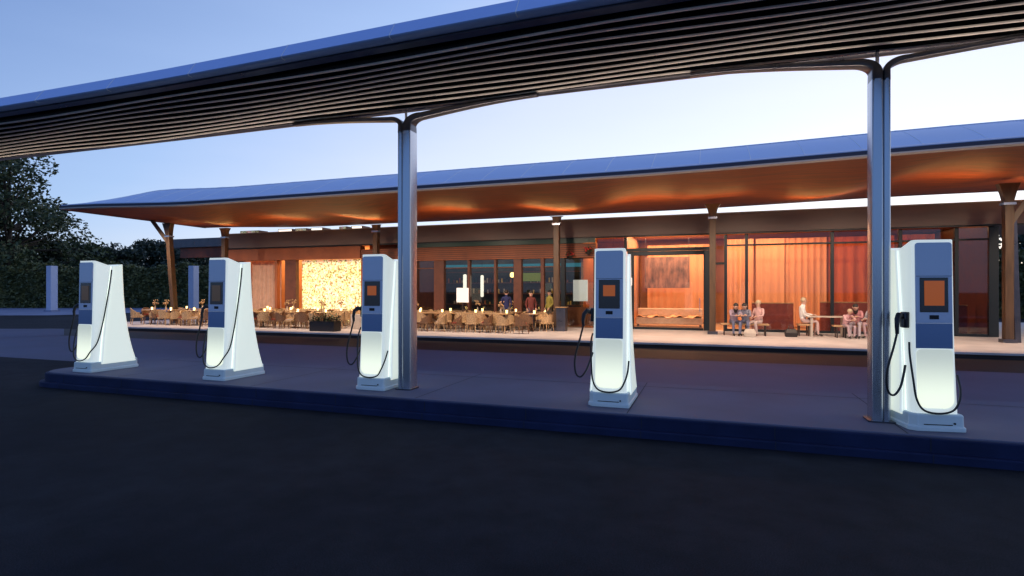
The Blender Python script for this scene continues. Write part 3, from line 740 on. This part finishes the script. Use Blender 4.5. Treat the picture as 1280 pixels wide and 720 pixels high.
# low bench units behind panes
for x0, x1, y, h, lab in ((4.4,6.0,18.4,1.15,'low dark red banquette behind the glass, beside the seated pair'),(7.0,9.2,18.5,1.2,'low dark red banquette behind the glass left of the right column'),(10.6,12.2,19,1.1,'dark red banquette behind the glass right of the nearest charger')):
    bn = thing('banquette', ((x0+x1)/2, y, .225), lab, 'bench')
    w = (x1-x0)/2
    MB().box(-w,w,0,.15,0,h).build('backrest', 'redbench', bn, bevel=.02); MB().box(-w,w,.16,.65,0,.45).build('seat', 'redbench', bn, bevel=.03)
    MB().box(-w,w,-.01,.16,h+.002,h+.04).build('cap_rail', 'tabletop', bn)
# pendant lamps / tubes
def pendant(x, y, z0, z1, r, m, label, cord=4.6):
    t = thing('pendant_lamp', (x,y,z0), label, 'lamp', 'hanging lamps inside the pavilion')
    MB().lathe([(r*.7,0),(r,.05),(r,z1-z0-.05),(r*.6,z1-z0)], 14).build('lamp_shade', m, t, smooth=True)
    MB().tube([(0,0,z1-z0),(0,0,cord-z0)], .008, 5).build('cord', 'darkcol', t)
for x, y, z0, z1, r, m, lab in ((-9.1,18.7,1.7,2.75,.09,'lampwhite','left of two slim white tube lamps above the white sign'),(-8.15,18.7,1.6,2.7,.08,'lampwhite','right of two slim white tube lamps, beside the brown mullion'),
    (-20.2,18.2+.3,1.0,3.0,.05,'lampwarm','thin yellow tube lamp beside the dark post in the left bay'),
    (-6.8,19.6,2.6,2.85,.16,'lampwarm','small warm pendant behind the standing person in blue'),
    (-1.6,19.0,3.5,3.75,.1,'lampwarm','small pendant behind the fourth charger, near its top'),
    (8.9,18.5,3.2,4.1,.17,'lampwhite','frosted white pendant near the right canopy column')):
    pendant(x, y, z0, z1, r, m, lab)
# low teal sign band inside windows & shelves with stock
sh = thing('back_shelf', (-8.2, 21.6, .225), 'long dark shelf with bottles and teal lit strip at the back of the cafe', 'shelf')
for z in (.9,1.5,2.1,2.7): MB().box(-3.4,4.8,-.2,.2,z,z+.04).build('board', 'brownframe', sh)
M['teal'] = mat('teal_strip', (.02,.1,.12), .4, 0, emit=(.05,.30,.42), es=.5)
M['olive'] = mat('olive_glow', (.1,.12,.03), .5, 0, emit=(.35,.40,.06), es=.35)
MB().box(-3.3,4.7,-.23,-.205,2.95,3.15).build('lit_strip', 'teal', sh)
MB().box(1.2,2.4,-.23,-.205,2.2,2.65).build('lit_sign', 'olive', sh)
mb = MB()
for z in (.94,1.54,2.14):
    for k in range(46):
        x = -3.2+k*.17+rnd.uniform(-.03,.03); h = rnd.uniform(.12,.3)
        mb.use(rnd.choice(['concrete_lt','green','redwall','darkbox','brownframe','yellow'])); mb.box(x,x+.07,-.12,-.05,z,z+h)
o = mb.build('stock', None, sh); o['kind'] = 'stuff'
# white signs
sg = thing('sign_board', (-8.55,17.2,.2), 'blank white sign board on a stand among the left terrace tables', 'sign')
MB().box(-.32,.32,-.02,.02,1.15,1.85).build('board', 'white', sg, bevel=.01); MB().tube([(0,.03,.0),(0,.03,1.15)], .025, 8).build('stand', 'metalleg', sg); MB().lathe([(.2,0),(.2,.02)],16).build('base','metalleg',sg)
sg = thing('sign_board', (-2.95,18.35,.225), 'white notice board on a stand inside the dark window left of the fourth charger', 'sign')
MB().box(-.42,.28,-.02,.02,1.2,2.2).build('board', 'white', sg, bevel=.01); MB().tube([(0,.03,.0),(0,.03,1.2)], .025, 8).build('stand', 'metalleg', sg)
# hanging red flowers / ornaments top of windows near x -3
def ornament(x, y, z, s, lab):
    t = thing('flower_basket', (x,y,z), lab, 'hanging basket')
    MB().lathe([(.05,0),(.12*s,.06),(.14*s,.14)], 12).build('basket', 'darkbox', t)
    mb = MB()
    for k in range(30):
        a = rnd.uniform(0,2*PI); r = rnd.uniform(0,.2)*s; zz = .14+rnd.uniform(0,.2)*s
        mb.use('flower' if k % 2 else 'leaf').ball((r*math.cos(a),r*math.sin(a),zz), .045*s,.045*s,.035*s, 6, 4)
    mb.build('flowers', None, t)
    MB().tube([(0,0,.2),(0,0,4.3-z)], .008, 5).build('cord', 'darkcol', t)
ornament(-3.35, 17.6, 3.35, 1.0, 'red flower basket hanging in front of the dark window, lower left one')
ornament(-2.5, 17.6, 3.55, 1.0, 'red flower basket hanging just left of the fourth charger top')

# ------------------------------------------------------------------ terrace furniture
def make_chair(m, label):
    t = thing('armchair', (0,0,0), label, 'chair', 'armchairs around the terrace tables')
    mb = MB(); mb.box(-.26,.26,-.25,.25,.36,.44); mb.build('seat', m, t, bevel=.02)
    mb = MB(); n = 9
    inner = []; outer = []
    rings = []
    for i in range(n):
        a = R(-15+210*i/(n-1)); cx_, cy_ = .29*math.cos(a), .27*math.sin(a)
        hh = .62+.22*max(0, math.sin(a))**1.5
        ix, iy = cx_*.86, cy_*.86
        rings.append([(cx_,cy_,.38),(ix,iy,.38),(ix*1.06,iy*1.06,hh),(cx_*1.1,cy_*1.1,hh)])
    mb.loft(rings); mb.build('backrest', m, t, smooth=True, angle=50)
    for sx in (-1,1):
        for sy in (-1,1):
            MB().tube([(sx*.22,sy*.2,.38),(sx*.26,sy*.25,0)], [.022,.015], 6).build('leg', m, t)
    MB().box(-.21,.21,-.2,.19,.442,.50).build('cushion', 'cushion' if m == 'wicker' else 'redbench', t, bevel=.02)
    return t
def make_table(r, label):
    t = thing('terrace_table', (0,0,0), label, 'table', 'terrace tables')
    MB().lathe([(r,.71),(r+.01,.725),(r,.745)], 24).build('tabletop', 'tabletop', t, smooth=True)
    MB().tube([(0,0,.03),(0,0,.71)], .035, 10).build('leg', 'metalleg', t)
    MB().lathe([(.26,0),(.25,.02),(.05,.04)], 16).build('base', 'metalleg', t)
    return t
def make_candle(label):
    t = thing('candle_glass', (0,0,0), label, 'candle', 'lit candle glasses on the terrace tables')
    MB().lathe([(.03,0),(.04,.01),(.045,.12)], 10).build('glass', 'lampwarm', t, smooth=True)
    MB().lathe([(.05,0),(.05,.008)], 10).build('saucer', 'white', t)
    return t
chA = make_chair('wicker', 'light wicker armchair at a front row terrace table'); chB = make_chair('wicker_dark', 'dark wicker armchair at a front row terrace table')
tb = make_table(.42, 'round wooden table in the front row of the left terrace'); cd = make_candle('lit candle glass on a front row terrace table')
used = {'A': False, 'B': False, 'T': False, 'C': False}
def place(key, proto, loc, rz, lab, sc=None):
    if not used[key]:
        used[key] = True; proto.location = loc; proto.rotation_euler = (0,0,rz); proto['label'] = lab; return proto
    # protos' children are cached by dup
    return dup(proto, loc, rz, lab, sc=sc)
def make_vase():
    t = thing('vase', (0,0,0), 'vase', 'vase', 'vases of dried stems on the terrace tables')
    MB().lathe([(.035,0),(.05,.05),(.03,.15),(.035,.17)], 10).build('pot', 'concrete_lt', t, smooth=True)
    mb = MB(); r = random.Random(4)
    for k in range(26):
        a = r.uniform(0,2*PI); q = r.uniform(.03,.16); h = r.uniform(.28,.5); tip = Vector((q*math.cos(a),q*math.sin(a),h))
        mb.add([(0,0,.15),(.006,0,.15),tip], [(0,1,2)])
        mb.ball(tip, .022,.022,.035, 5, 4)
    mb.build('dried_stems', 'wicker', t); return t
vs_ = make_vase(); used['V'] = False
def table_set(x, y, row, nchairs=4):
    global ti
    place('T', tb, (x,y,.2), 0, f'round wooden table in the {row} of the left terrace')
    place('C', cd, (x+rnd.uniform(-.15,.15), y+rnd.uniform(-.1,.1), .2+.745), 0, f'lit candle glass on a table in the {row}')
    if rnd.random() < .55: place('V', vs_, (x+rnd.choice((-.2,.2)), y+rnd.uniform(-.15,.2), .945), rnd.uniform(0,6), f'vase of dried golden stems on a table in the {row}')
    a0 = rnd.uniform(0, PI)
    for k in range(nchairs):
        a = a0+k*2*PI/nchairs+rnd.uniform(-.12,.12); d = .62+rnd.uniform(-.04,.12)
        key = rnd.choice('AB'); pr = chA if key == 'A' else chB
        place(key, pr, (x+d*math.cos(a), y+d*math.sin(a), .2), a-PI/2+rnd.uniform(-.35,.35),
              ('light' if key == 'A' else 'dark')+f' wicker armchair around a table in the {row} of the left terrace', sc=rnd.uniform(.86,.95))
for row, y, xs_ in (('front row', 13.7, frange(-24.6,-14.0,8)), ('middle row', 15.5, frange(-24.4,-4.4,15)), ('back row', 17.1, frange(-23.4,-4.4,13))):
    for x in xs_:
        if row == 'middle row' and abs(x+12.6) < .9: continue
        table_set(x+rnd.uniform(-.2,.2), y+rnd.uniform(-.12,.12), row, 4)
# long counter table seen as a pale line of tops
lt = thing('long_table', (-7.3, 14.9, .2), 'long narrow wooden table in front of the left terrace seats, its top catching the light', 'table')
MB().box(-2.0,2.0,-.35,.35,.71,.76).build('tabletop', 'tabletop', lt, bevel=.01)
for sx in (-1.8,1.8):
    for sy in (-.28,.28): MB().tube([(sx,sy,0),(sx,sy,.71)], .03, 8).build('leg', 'metalleg', lt)
for k in range(5):
    place('A', chA, (-9.0+k*.85+rnd.uniform(-.1,.1), 14.25+rnd.uniform(-.2,.08), .2), PI+rnd.uniform(-.6,.6), 'light wicker armchair along the near side of the long table')
for k in range(26):
    key = 'AB'[k % 2]; x = -22.5+k*.72+rnd.uniform(-.2,.2)
    if abs(x+12.75) < 1.0: continue
    place(key, (chA, chB)[k % 2], (x, 13.0+rnd.uniform(0,.35) if x < -13.5 else 13.75+rnd.uniform(-.2,.2), .2), rnd.uniform(0, 2*PI), ('light' if key == 'A' else 'dark')+' wicker armchair pulled out towards the terrace edge', sc=rnd.uniform(.82,.92))
# planter, blocks on the terrace edge
pl = thing('planter', (-12.75,12.35,.2), 'dark low planter trough with rough foliage on the terrace edge', 'planter')
MB().box(-.62,.62,-.25,.25,0,.42).build('trough', 'darkbox', pl, bevel=.015)
mb = MB()
for k in range(700):
    c = Vector((rnd.uniform(-.65,.65), rnd.uniform(-.28,.28), .42+abs(rnd.gauss(0,.16)))); d = Vector((rnd.gauss(0,1),rnd.gauss(0,1),rnd.gauss(0,1))).normalized()*.05
    e = d.cross(Vector((0,0,1))).normalized()*.03 if abs(d.z) < .049 else Vector((.03,0,0))
    mb.use('leaf' if k % 3 else 'wicker_dark').add([c-d, c+e, c+d, c-e], [(0,1,2,3)])
mb.build('foliage', None, pl)
o = MB().box(-.28,.28,-.25,.25,0,.66).build('stone_block', 'concrete_lt', bevel=.02); o.location = (-12.2,14.0,.2); tag(o, 'pale ribbed block stool left of the yellow block', 'stool')
o = MB().box(-.2,.2,-.2,.2,0,.55).build('yellow_stool', 'yellow', bevel=.02); o.location = (-11.75,14.8,.2); tag(o, 'small yellow block stool near the third charger', 'stool')

# waist-high glass screen/bin by the third column
wb_ = thing('waiter_station', (-3.25,15.7,.2), 'slim grey service stand at the foot of the timber column left of the fourth charger', 'stand')
MB().box(-.2,.2,-.2,.2,0,1.0).build('cabinet', 'darksteel', wb_, bevel=.01); MB().box(-.23,.23,-.23,.23,1.0,1.03).build('top', 'tabletop', wb_)

# ------------------------------------------------------------------ people
def person(loc, rz, pose, label, shirt, trousers, hair='hair', long_hair=False, scale=1.):
    ms = mat('shirt', shirt, .8, noise=.15, nscale=6); mt = mat('trousers', trousers, .8, noise=.15, nscale=6)
    ms_n = 'shirt_%d' % len(M); M[ms_n] = ms; mt_n = 'trousers_%d' % len(M); M[mt_n] = mt
    t = thing('person', loc, label, 'person', None, rz); t.scale = (scale,)*3
    # figure faces -Y
    if pose == 'stand':
        hip = .93; J = dict(pel=(0,0,hip), chest=(0,.0,1.30), neck=(0,.01,1.47), head0=(0,-.01,1.56), head1=(0,-.015,1.69),
            lh=(-.09,0,.90), lk=(-.10,-.02,.50), la=(-.10,.03,.09), lt=(-.115,-.14,.035), rh=(.09,0,.90), rk=(.11,-.05,.50), ra=(.12,.0,.09), rt=(.14,-.17,.035),
            ls=(-.17,.01,1.42), le=(-.23,.03,1.14), lw=(-.20,-.10,.92), rs=(.17,.01,1.42), re=(.23,.03,1.14), rw=(.19,-.14,.95))
    elif pose == 'sit':
        J = dict(pel=(0,0,.53), chest=(0,.03,.90), neck=(0,.0,1.07), head0=(0,-.03,1.16), head1=(0,-.045,1.29),
            lh=(-.09,-.03,.52), lk=(-.12,-.45,.52), la=(-.12,-.47,.09), lt=(-.13,-.62,.035), rh=(.09,-.03,.52), rk=(.13,-.44,.53), ra=(.15,-.36,.09), rt=(.16,-.51,.035),
            ls=(-.17,.03,1.02), le=(-.22,-.03,.76), lw=(-.14,-.26,.68), rs=(.17,.03,1.02), re=(.23,-.08,.77), rw=(.12,-.32,.74))
    else:  # leaning forward, seated
        J = dict(pel=(0,0,.53), chest=(0,-.14,.86), neck=(0,-.26,1.00), head0=(0,-.32,1.06), head1=(0,-.38,1.18),
            lh=(-.09,-.03,.52), lk=(-.13,-.43,.54), la=(-.14,-.50,.09), lt=(-.15,-.65,.035), rh=(.09,-.03,.52), rk=(.14,-.45,.53), ra=(.14,-.40,.09), rt=(.15,-.55,.035),
            ls=(-.17,-.18,.97), le=(-.20,-.38,.76), lw=(-.08,-.56,.78), rs=(.17,-.18,.97), re=(.22,-.38,.76), rw=(.10,-.55,.79))
    rad = dict(pel=.125, chest=.13, neck=.055, head0=.078, head1=.085, lh=.085, lk=.06, la=.04, lt=.035, rh=.085, rk=.06, ra=.04, rt=.035, ls=.062, le=.042, lw=.027, rs=.062, re=.042, rw=.027)
    E = [('pel','chest'),('chest','neck'),('neck','head0'),('head0','head1'),('pel','lh'),('lh','lk'),('lk','la'),('la','lt'),('pel','rh'),('rh','rk'),('rk','ra'),('ra','rt'),
         ('chest','ls'),('ls','le'),('le','lw'),('chest','rs'),('rs','re'),('re','rw')]
    names = list(J); me = bpy.data.meshes.new('tmp'); me.from_pydata([J[n] for n in names], [(names.index(a), names.index(c)) for a,c in E], [])
    o = bpy.data.objects.new('tmp', me); COL.objects.link(o)
    sk = o.modifiers.new('skin','SKIN'); 
    sv = me.skin_vertices[0].data
    for i, n in enumerate(names): r = rad[n]; sv[i].radius = (r*(1.25 if n in ('pel','chest') else 1), r*(.85 if n in ('pel','chest') else 1)); sv[i].use_root = (n == 'pel')
    ss = o.modifiers.new('sub','SUBSURF'); ss.levels = 2; ss.render_levels = 2
    dg = bpy.context.evaluated_depsgraph_get(); ev = o.evaluated_get(dg); m2 = bpy.data.meshes.new_from_object(ev)
    bpy.data.objects.remove(o)
    vs = [v.co.copy() for v in m2.vertices]; fs = [tuple(p.vertices) for p in m2.polygons]; bpy.data.meshes.remove(m2)
    def seg_d(p, a, c):
        a, c = Vector(a), Vector(c); d = c-a; f = max(0, min(1, (p-a).dot(d)/d.length_squared)); return (p-a-d*f).length
    kind_of = {('neck','head0'):'skin',('head0','head1'):'skin',('lh','lk'):mt_n,('lk','la'):mt_n,('pel','lh'):mt_n,('pel','rh'):mt_n,('rh','rk'):mt_n,('rk','ra'):mt_n,('la','lt'):'darkbox',('ra','rt'):'darkbox'}
    mb = MB(); groups = {}
    mb.v = [tuple(v) for v in vs]
    for f in fs:
        c = sum((vs[i] for i in f), Vector())/len(f)
        best = min(E, key=lambda e: seg_d(c, J[e[0]], J[e[1]])/(rad[e[0]]+rad[e[1]]))
        mb.use(kind_of.get(best, ms_n)); mb.f.append(f); mb.mi.append(mb.cur)
    # face and hands in the same mesh
    h1 = Vector(J['head1']); h0 = Vector(J['head0']); hc = (h0+h1)/2
    mb.use('skin').ball(hc+Vector((0,-.088,-.01)), .014,.022,.024, 6, 5)
    for sx in (-1,1): mb.use('skin').ball(hc+Vector((sx*.086,.0,0)), .015,.025,.035, 6, 5); mb.use('hair').ball(hc+Vector((sx*.032,-.078,.02)), .011,.010,.008, 6, 4)
    mb.use('redbench').ball(hc+Vector((0,-.080,-.045)), .022,.008,.006, 6, 4)
    for sd in 'lr':
        w = Vector(J[sd+'w']); e = Vector(J[sd+'e']); d = (w-e).normalized(); sxn = -1 if sd == 'l' else 1
        side = d.cross(Vector((0,0,1)) if abs(d.z) < .9 else Vector((0,1,0))).normalized(); nn = side.cross(d)
        mb.use('skin').tube([w-d*.03, w+d*.03, w+d*.08], [.024,.036,.034], 8)
        for k in range(4):
            q = w+d*.08+side*(-.03+.02*k); L_ = (.055,.068,.072,.060)[k]
            mb.use('skin').tube([q-d*.01, q+d*L_*.5-nn*.006, q+d*L_*.9-nn*.025], [.010,.009,.007], 6)
        mb.use('skin').tube([w+d*.03-side*.03, w+d*.06-side*.06, w+d*.085-side*.065-nn*.01], [.012,.011,.008], 6)
    mb.build('body', None, t, smooth=True, angle=180)
    mb = MB(); 
    mb.ball(hc+Vector((0,.028,.045)), .098,.092,.095, 12, 8)
    if long_hair: mb.ball(hc+Vector((0,.055,-.09)), .085,.055,.17, 10, 7)
    mb.build('hair', hair, t, smooth=True, angle=180)
    return t
person((-6.0,16.35,.2), R(200), 'stand', 'person standing in a dark blue coat and grey trousers among the left tables', (.015,.02,.09), (.22,.18,.14))
person((-4.75,16.1,.2), R(30), 'stand', 'person standing in a dark red top left of the timber column', (.13,.025,.02), (.10,.07,.09), long_hair=True, scale=.98)
person((-4.05,16.6,.2), R(-40), 'stand', 'person standing in a yellow green jacket just left of the timber column', (.30,.26,.05), (.12,.09,.06), scale=1.0)
# right terrace seats: stools/benches
def bench(x, y, w, lab, rz=0):
    t = thing('bench', (x,y,.2), lab, 'bench', None, rz)
    MB().box(-w/2,w/2,-.2,.2,.40,.46).build('seat', 'tabletop', t, bevel=.01)
    for sx in (-w/2+.12, w/2-.12):
        for sy in (-.15,.15): MB().tube([(sx,sy,0),(sx,sy,.40)], .022, 8).build('leg', 'metalleg', t)
    return t
bench(3.95,15.75,1.7,'low wooden bench under the seated pair right of the door')
person((3.55,15.75,.2), R(15), 'lean', 'dark haired person in a grey purple top at the left end of the bench', (.34,.25,.30), (.12,.13,.20), long_hair=True)
person((4.0,15.75,.2), R(-12), 'lean', 'person in the middle of the bench bending forward in a grey jacket', (.22,.22,.27), (.16,.17,.26))
person((4.45,15.78,.2), R(-35), 'sit', 'person at the right end of the bench in a pink top and pale trousers', (.60,.36,.33), (.55,.42,.38), hair='hair_lt')
mt_ = thing('side_table', (6.9,16.3,.2), 'pale rectangular table beside the person in white', 'table')
MB().box(-.75,.65,-.35,.35,.72,.76).build('tabletop', 'concrete_lt', mt_, bevel=.008)
for sx in (-.6,.5):
    MB().box(sx-.04,sx+.04,-.3,.3,0,.72).build('leg', 'concrete_lt', mt_)
bench(6.05,16.3,.6,'small wooden stool bench under the person in white', R(90))
person((6.05,16.3,.2), R(80), 'sit', 'person in white sitting at the pale table in front of the orange curtain', (.82,.78,.72), (.55,.38,.34), hair='hair_lt', scale=1.08)
bench(7.9,15.9,1.3,'low wooden bench just left of the right canopy column')
person((7.75,15.9,.2), R(-20), 'lean', 'person with black hair leaning forward near the right canopy column', (.50,.22,.22), (.5,.42,.42), long_hair=True)
person((8.2,15.95,.2), R(-60), 'sit', 'person in a grey top sitting closest to the right canopy column', (.55,.55,.58), (.55,.36,.36), scale=.95)
person((7.35,15.75,.2), R(20), 'lean', 'person in a rose patterned top bending low beside the pale table', (.62,.36,.36), (.45,.32,.33), hair='hair_lt', scale=.85)
bench(7.2,15.8,.5,'tiny wooden stool under the bending person beside the pale table')
# bags on the ground
def bag(x, y, m, lab):
    t = thing('bag', (x,y,.2), lab, 'bag')
    MB().loft([[(-.2,-.1,0),(.2,-.1,0),(.2,.1,0),(-.2,.1,0)],[(-.22,-.11,.15),(.22,-.11,.15),(.22,.11,.15),(-.22,.11,.15)],[(-.15,-.03,.3),(.15,-.03,.3),(.15,.03,.3),(-.15,.03,.3)]]).build('body', m, t, bevel=.02)
    MB().tube([(-.1,0,.29),(-.08,0,.4),(.08,0,.4),(.1,0,.29)], .012, 6).build('handle', 'darkbox', t)
bag(5.55,15.6,'darkbox','black bag on the terrace left of the person in white')
bag(4.1,15.1,'concrete_lt','pale bag on the ground in front of the seated pair')

# ------------------------------------------------------------------ posts, hedge, trees
def post(x, y, lab):
    t = thing('lamp_post', (x,y,.01), lab, 'post', 'plain white posts in front of the hedge')
    MB().box(-.31,.31,-.3,.3,0,4.15).build('shaft', 'white_post', t, bevel=.03); MB().box(-.5,.5,-.38,.38,0,.12).build('base', 'path', t)
for u, lab in ((65,'plain white square post at the left in front of the hedge'),(242,'plain white square post seen between the left timber column and second charger')):
    x, y = cam_pt(u, 51); post(x, y, lab)
def leaves(mb, c, rx, ry, rz, n, size, r=rnd):
    for _ in range(n):
        while True:
            p = Vector((r.uniform(-1,1), r.uniform(-1,1), r.uniform(-1,1)))
            if .25 < p.length < 1: break
        q = Vector((c[0]+p.x*rx, c[1]+p.y*ry, c[2]+p.z*rz)); s_ = size*r.uniform(.6,1.3)
        a = Vector((r.gauss(0,1), r.gauss(0,1), r.gauss(0,.7))).normalized(); b2 = a.cross(Vector((r.gauss(0,1), r.gauss(0,1), r.gauss(0,1)))).normalized()
        mb.add([q-a*s_, q+b2*s_*.55, q+a*s_, q-b2*s_*.55], [(0,1,2,3)])
def make_tree(h, cr, nclump, nleaf, size, lm, label, seed, low=.3, group=None):
    r = random.Random(seed); t = thing('tree', (0,0,0), label, 'tree', group)
    mb = MB(); tr = [(0,0,0)]
    for k in range(1,6): tr.append((r.uniform(-.15,.15)*k*.4, r.uniform(-.15,.15)*k*.4, h*.62*k/5))
    mb.tube(tr, [h*.028*(1-.14*k) for k in range(6)], 8)
    ends = []
    for k in range(nclump):
        a = r.uniform(0,2*PI); f = r.random(); zz = h*(low+(1-low)*f); rr = cr*math.sqrt(max(.05, 1-((f-.42)/.62)**2))*r.uniform(.35,1)
        e = Vector((rr*math.cos(a), rr*math.sin(a), zz)); ends.append(e)
        b0 = Vector(tr[min(5, 2+int(f*3.5))]); mid = (b0+e)/2+Vector((0,0,-.05*h*r.random()))
        mb.tube([b0, mid, e], [h*.010, h*.006, h*.002], 5)
    mb.build('trunk', 'bark', t, smooth=True)
    mb = MB()
    for e in ends:
        s_ = cr*r.uniform(.22,.42); leaves(mb, e, s_, s_, s_*.7, nleaf, size, r)
    mb.build('crown', lm, t)
    return t
x, y = cam_pt(12, 67)
bt = make_tree(18.5, 8.3, 62, 300, .24, 'leaf', 'big broad leafed tree at the far left under the canopy edge', 3, .14); bt.location = (x,y,0)
x, y = cam_pt(-70, 66); b2 = make_tree(17, 7.5, 50, 280, .24, 'leaf', 'second leafy tree cut off by the left edge of the picture', 5, .14); b2.location = (x,y,0)
ft = [make_tree(8.5, 4.2, 55, 190, .24, 'leaf_far', 'dark tree behind the hedge', s_, .12, 'dark trees behind the hedge') for s_ in (11,12)]
spots = [(60,78,1.05),(105,84,1.0),(150,76,.9),(190,84,1.05),(235,80,.95),(275,86,1.0),(320,88,.9),(10,74,1.0),(365,92,.9)]
for i, (u, d, s_) in enumerate(spots):
    x, y = cam_pt(u, d); lab = 'dark round tree in the tree line behind the hedge'
    if i < 2: o = ft[i]; o.location = (x,y,0); o.scale = (s_*.98,)*3; o['label'] = lab
    else: dup(ft[i%2], (x,y,0), i*1.3, lab, sc=s_*.98)
def hedge(u0, u1, d0, d1, h, th, n, size, lab, m='leaf_hedge'):
    a = Vector((*cam_pt(u0,d0),0)); c = Vector((*cam_pt(u1,d1),0)); L_ = (c-a).length; t = thing('hedge', a, lab, 'hedge', None, math.atan2((c-a).y, (c-a).x))
    mb = MB(); mb.box(.3, L_-.3, -th*.3, th*.3, 0, h*.86); mb.build('core', 'leaf_hedge', t)
    mb = MB(); r = random.Random(9)
    for _ in range(n):
        x = r.uniform(0, L_); side = r.random()
        hh = h*(1+.05*math.sin(x*.8)+.03*math.sin(x*2.3))
        if side < .7: q = Vector((x, -th/2+r.gauss(0,.12), hh*r.random()))
        else: q = Vector((x, r.uniform(-th/2, th/2), hh+r.gauss(0,.10)))
        s_ = size*r.uniform(.6,1.3); v1 = Vector((r.gauss(0,1), r.gauss(0,1), r.gauss(0,.7))).normalized(); v2 = v1.cross(Vector((r.gauss(0,1), r.gauss(0,1), r.gauss(0,1)))).normalized()
        mb.add([q-v1*s_, q+v2*s_*.6, q+v1*s_, q-v2*s_*.6], [(0,1,2,3)])
    mb.build('foliage', m, t); return t
hedge(-160, 480, 61, 63, 4.5, 1.6, 26000, .17, 'long dark clipped hedge behind the white posts at the left')
hedge(1225, 1500, 40, 34, 4.4, 1.6, 8000, .15, 'dark hedge at the right edge beyond the end of the pavilion')
x, y = cam_pt(1300, 44); dup(ft[0], (x,y,0), 1., 'dark tree at the right edge beyond the pavilion end', 'dark trees beyond the pavilion end', sc=.8)

# ------------------------------------------------------------------ sky, sun, camera
w = bpy.data.worlds.new('World'); scene.world = w; w.use_nodes = True
N = w.node_tree.nodes; L = w.node_tree.links; bg = N['Background']
sky = N.new('ShaderNodeTexSky'); sky.sky_type = 'NISHITA'; sky.sun_disc = False
SUN_EL, SUN_AZ = 4.0, -25.0      # sun low, far right behind the pavilion
sky.sun_elevation = R(SUN_EL); sky.sun_rotation = R(15); sky.altitude = 0; sky.air_density = 1.0; sky.dust_density = .3; sky.ozone_density = 4.0
L.new(sky.outputs[0], bg.inputs['Color']); bg.inputs['Strength'].default_value = .10
# dusk glow: pale towards the sunset side on the right, deep blue overhead and behind
tc = N.new('ShaderNodeTexCoord'); dt = N.new('ShaderNodeVectorMath'); dt.operation = 'DOT_PRODUCT'
GA = R(22); dt.inputs[1].default_value = (.75*math.sin(GA), .75*math.cos(GA), -1.0)
L.new(tc.outputs['Generated'], dt.inputs[0])
mr = N.new('ShaderNodeMapRange'); mr.inputs[1].default_value = -1.05; mr.inputs[2].default_value = .55
L.new(dt.outputs['Value'], mr.inputs[0])
rp = N.new('ShaderNodeValToRGB'); el_ = rp.color_ramp.elements
el_[0].position = 0; el_[0].color = (.115,.17,.42,1); el_[1].position = 1; el_[1].color = (.94,.92,.99,1)
for p_, c_ in ((.375,(.125,.215,.485)),(.656,(.41,.53,.81)),(.81,(.72,.74,.91))):
    q_ = el_.new(p_); q_.color = (*c_,1)
wn = N.new('ShaderNodeTexNoise'); wn.inputs['Scale'].default_value = 2.2; wn.inputs['Detail'].default_value = 5; wn.inputs['Roughness'].default_value = .5
wm = N.new('ShaderNodeMapping'); wm.inputs['Scale'].default_value = (1, 1, 5.5); wm.inputs['Rotation'].default_value = (.12, .08, 0)
L.new(tc.outputs['Generated'], wm.inputs['Vector']); L.new(wm.outputs['Vector'], wn.inputs['Vector'])
wr_ = N.new('ShaderNodeMapRange'); wr_.inputs[1].default_value = .3; wr_.inputs[2].default_value = .7; wr_.inputs[3].default_value = -.014; wr_.inputs[4].default_value = .014
wa = N.new('ShaderNodeMath'); wa.operation = 'ADD'; L.new(wn.outputs['Fac'], wr_.inputs[0]); L.new(wr_.outputs[0], wa.inputs[0]); L.new(mr.outputs[0], wa.inputs[1])
L.new(wa.outputs[0], rp.inputs['Fac'])
bg2 = N.new('ShaderNodeBackground'); bg2.inputs['Strength'].default_value = .95; L.new(rp.outputs['Color'], bg2.inputs['Color'])
ad = N.new('ShaderNodeAddShader'); L.new(bg.outputs[0], ad.inputs[0]); L.new(bg2.outputs[0], ad.inputs[1])
L.new(ad.outputs[0], N['World Output'].inputs['Surface'])
d = bpy.data.lights.new('sun', 'SUN'); d.energy = .12; d.angle = R(10); d.color = (1,.78,.6)
so_ = bpy.data.objects.new('sun', d); COL.objects.link(so_)
az = R(15); el = R(SUN_EL); v = Vector((math.sin(az)*math.cos(el), math.cos(az)*math.cos(el), math.sin(el)))
so_.rotation_euler = v.to_track_quat('Z','Y').to_euler()
cam = bpy.data.cameras.new('camera'); co = bpy.data.objects.new('camera', cam); COL.objects.link(co)
cam.sensor_width = 36; cam.lens = 700/1280*36; cam.clip_end = 3000; cam.clip_start = .05
cam.shift_y = 3/1280
co.location = (2.634, -7.522, 1.93); co.rotation_euler = (R(90), 0, R(19.3)); scene.camera = co
scene.view_settings.view_transform = 'Standard'; scene.view_settings.look = 'None'; scene.view_settings.exposure = 0; scene.view_settings.gamma = 1
scene.cycles.use_denoising = True; scene.cycles.max_bounces = 6; scene.cycles.transparent_max_bounces = 12
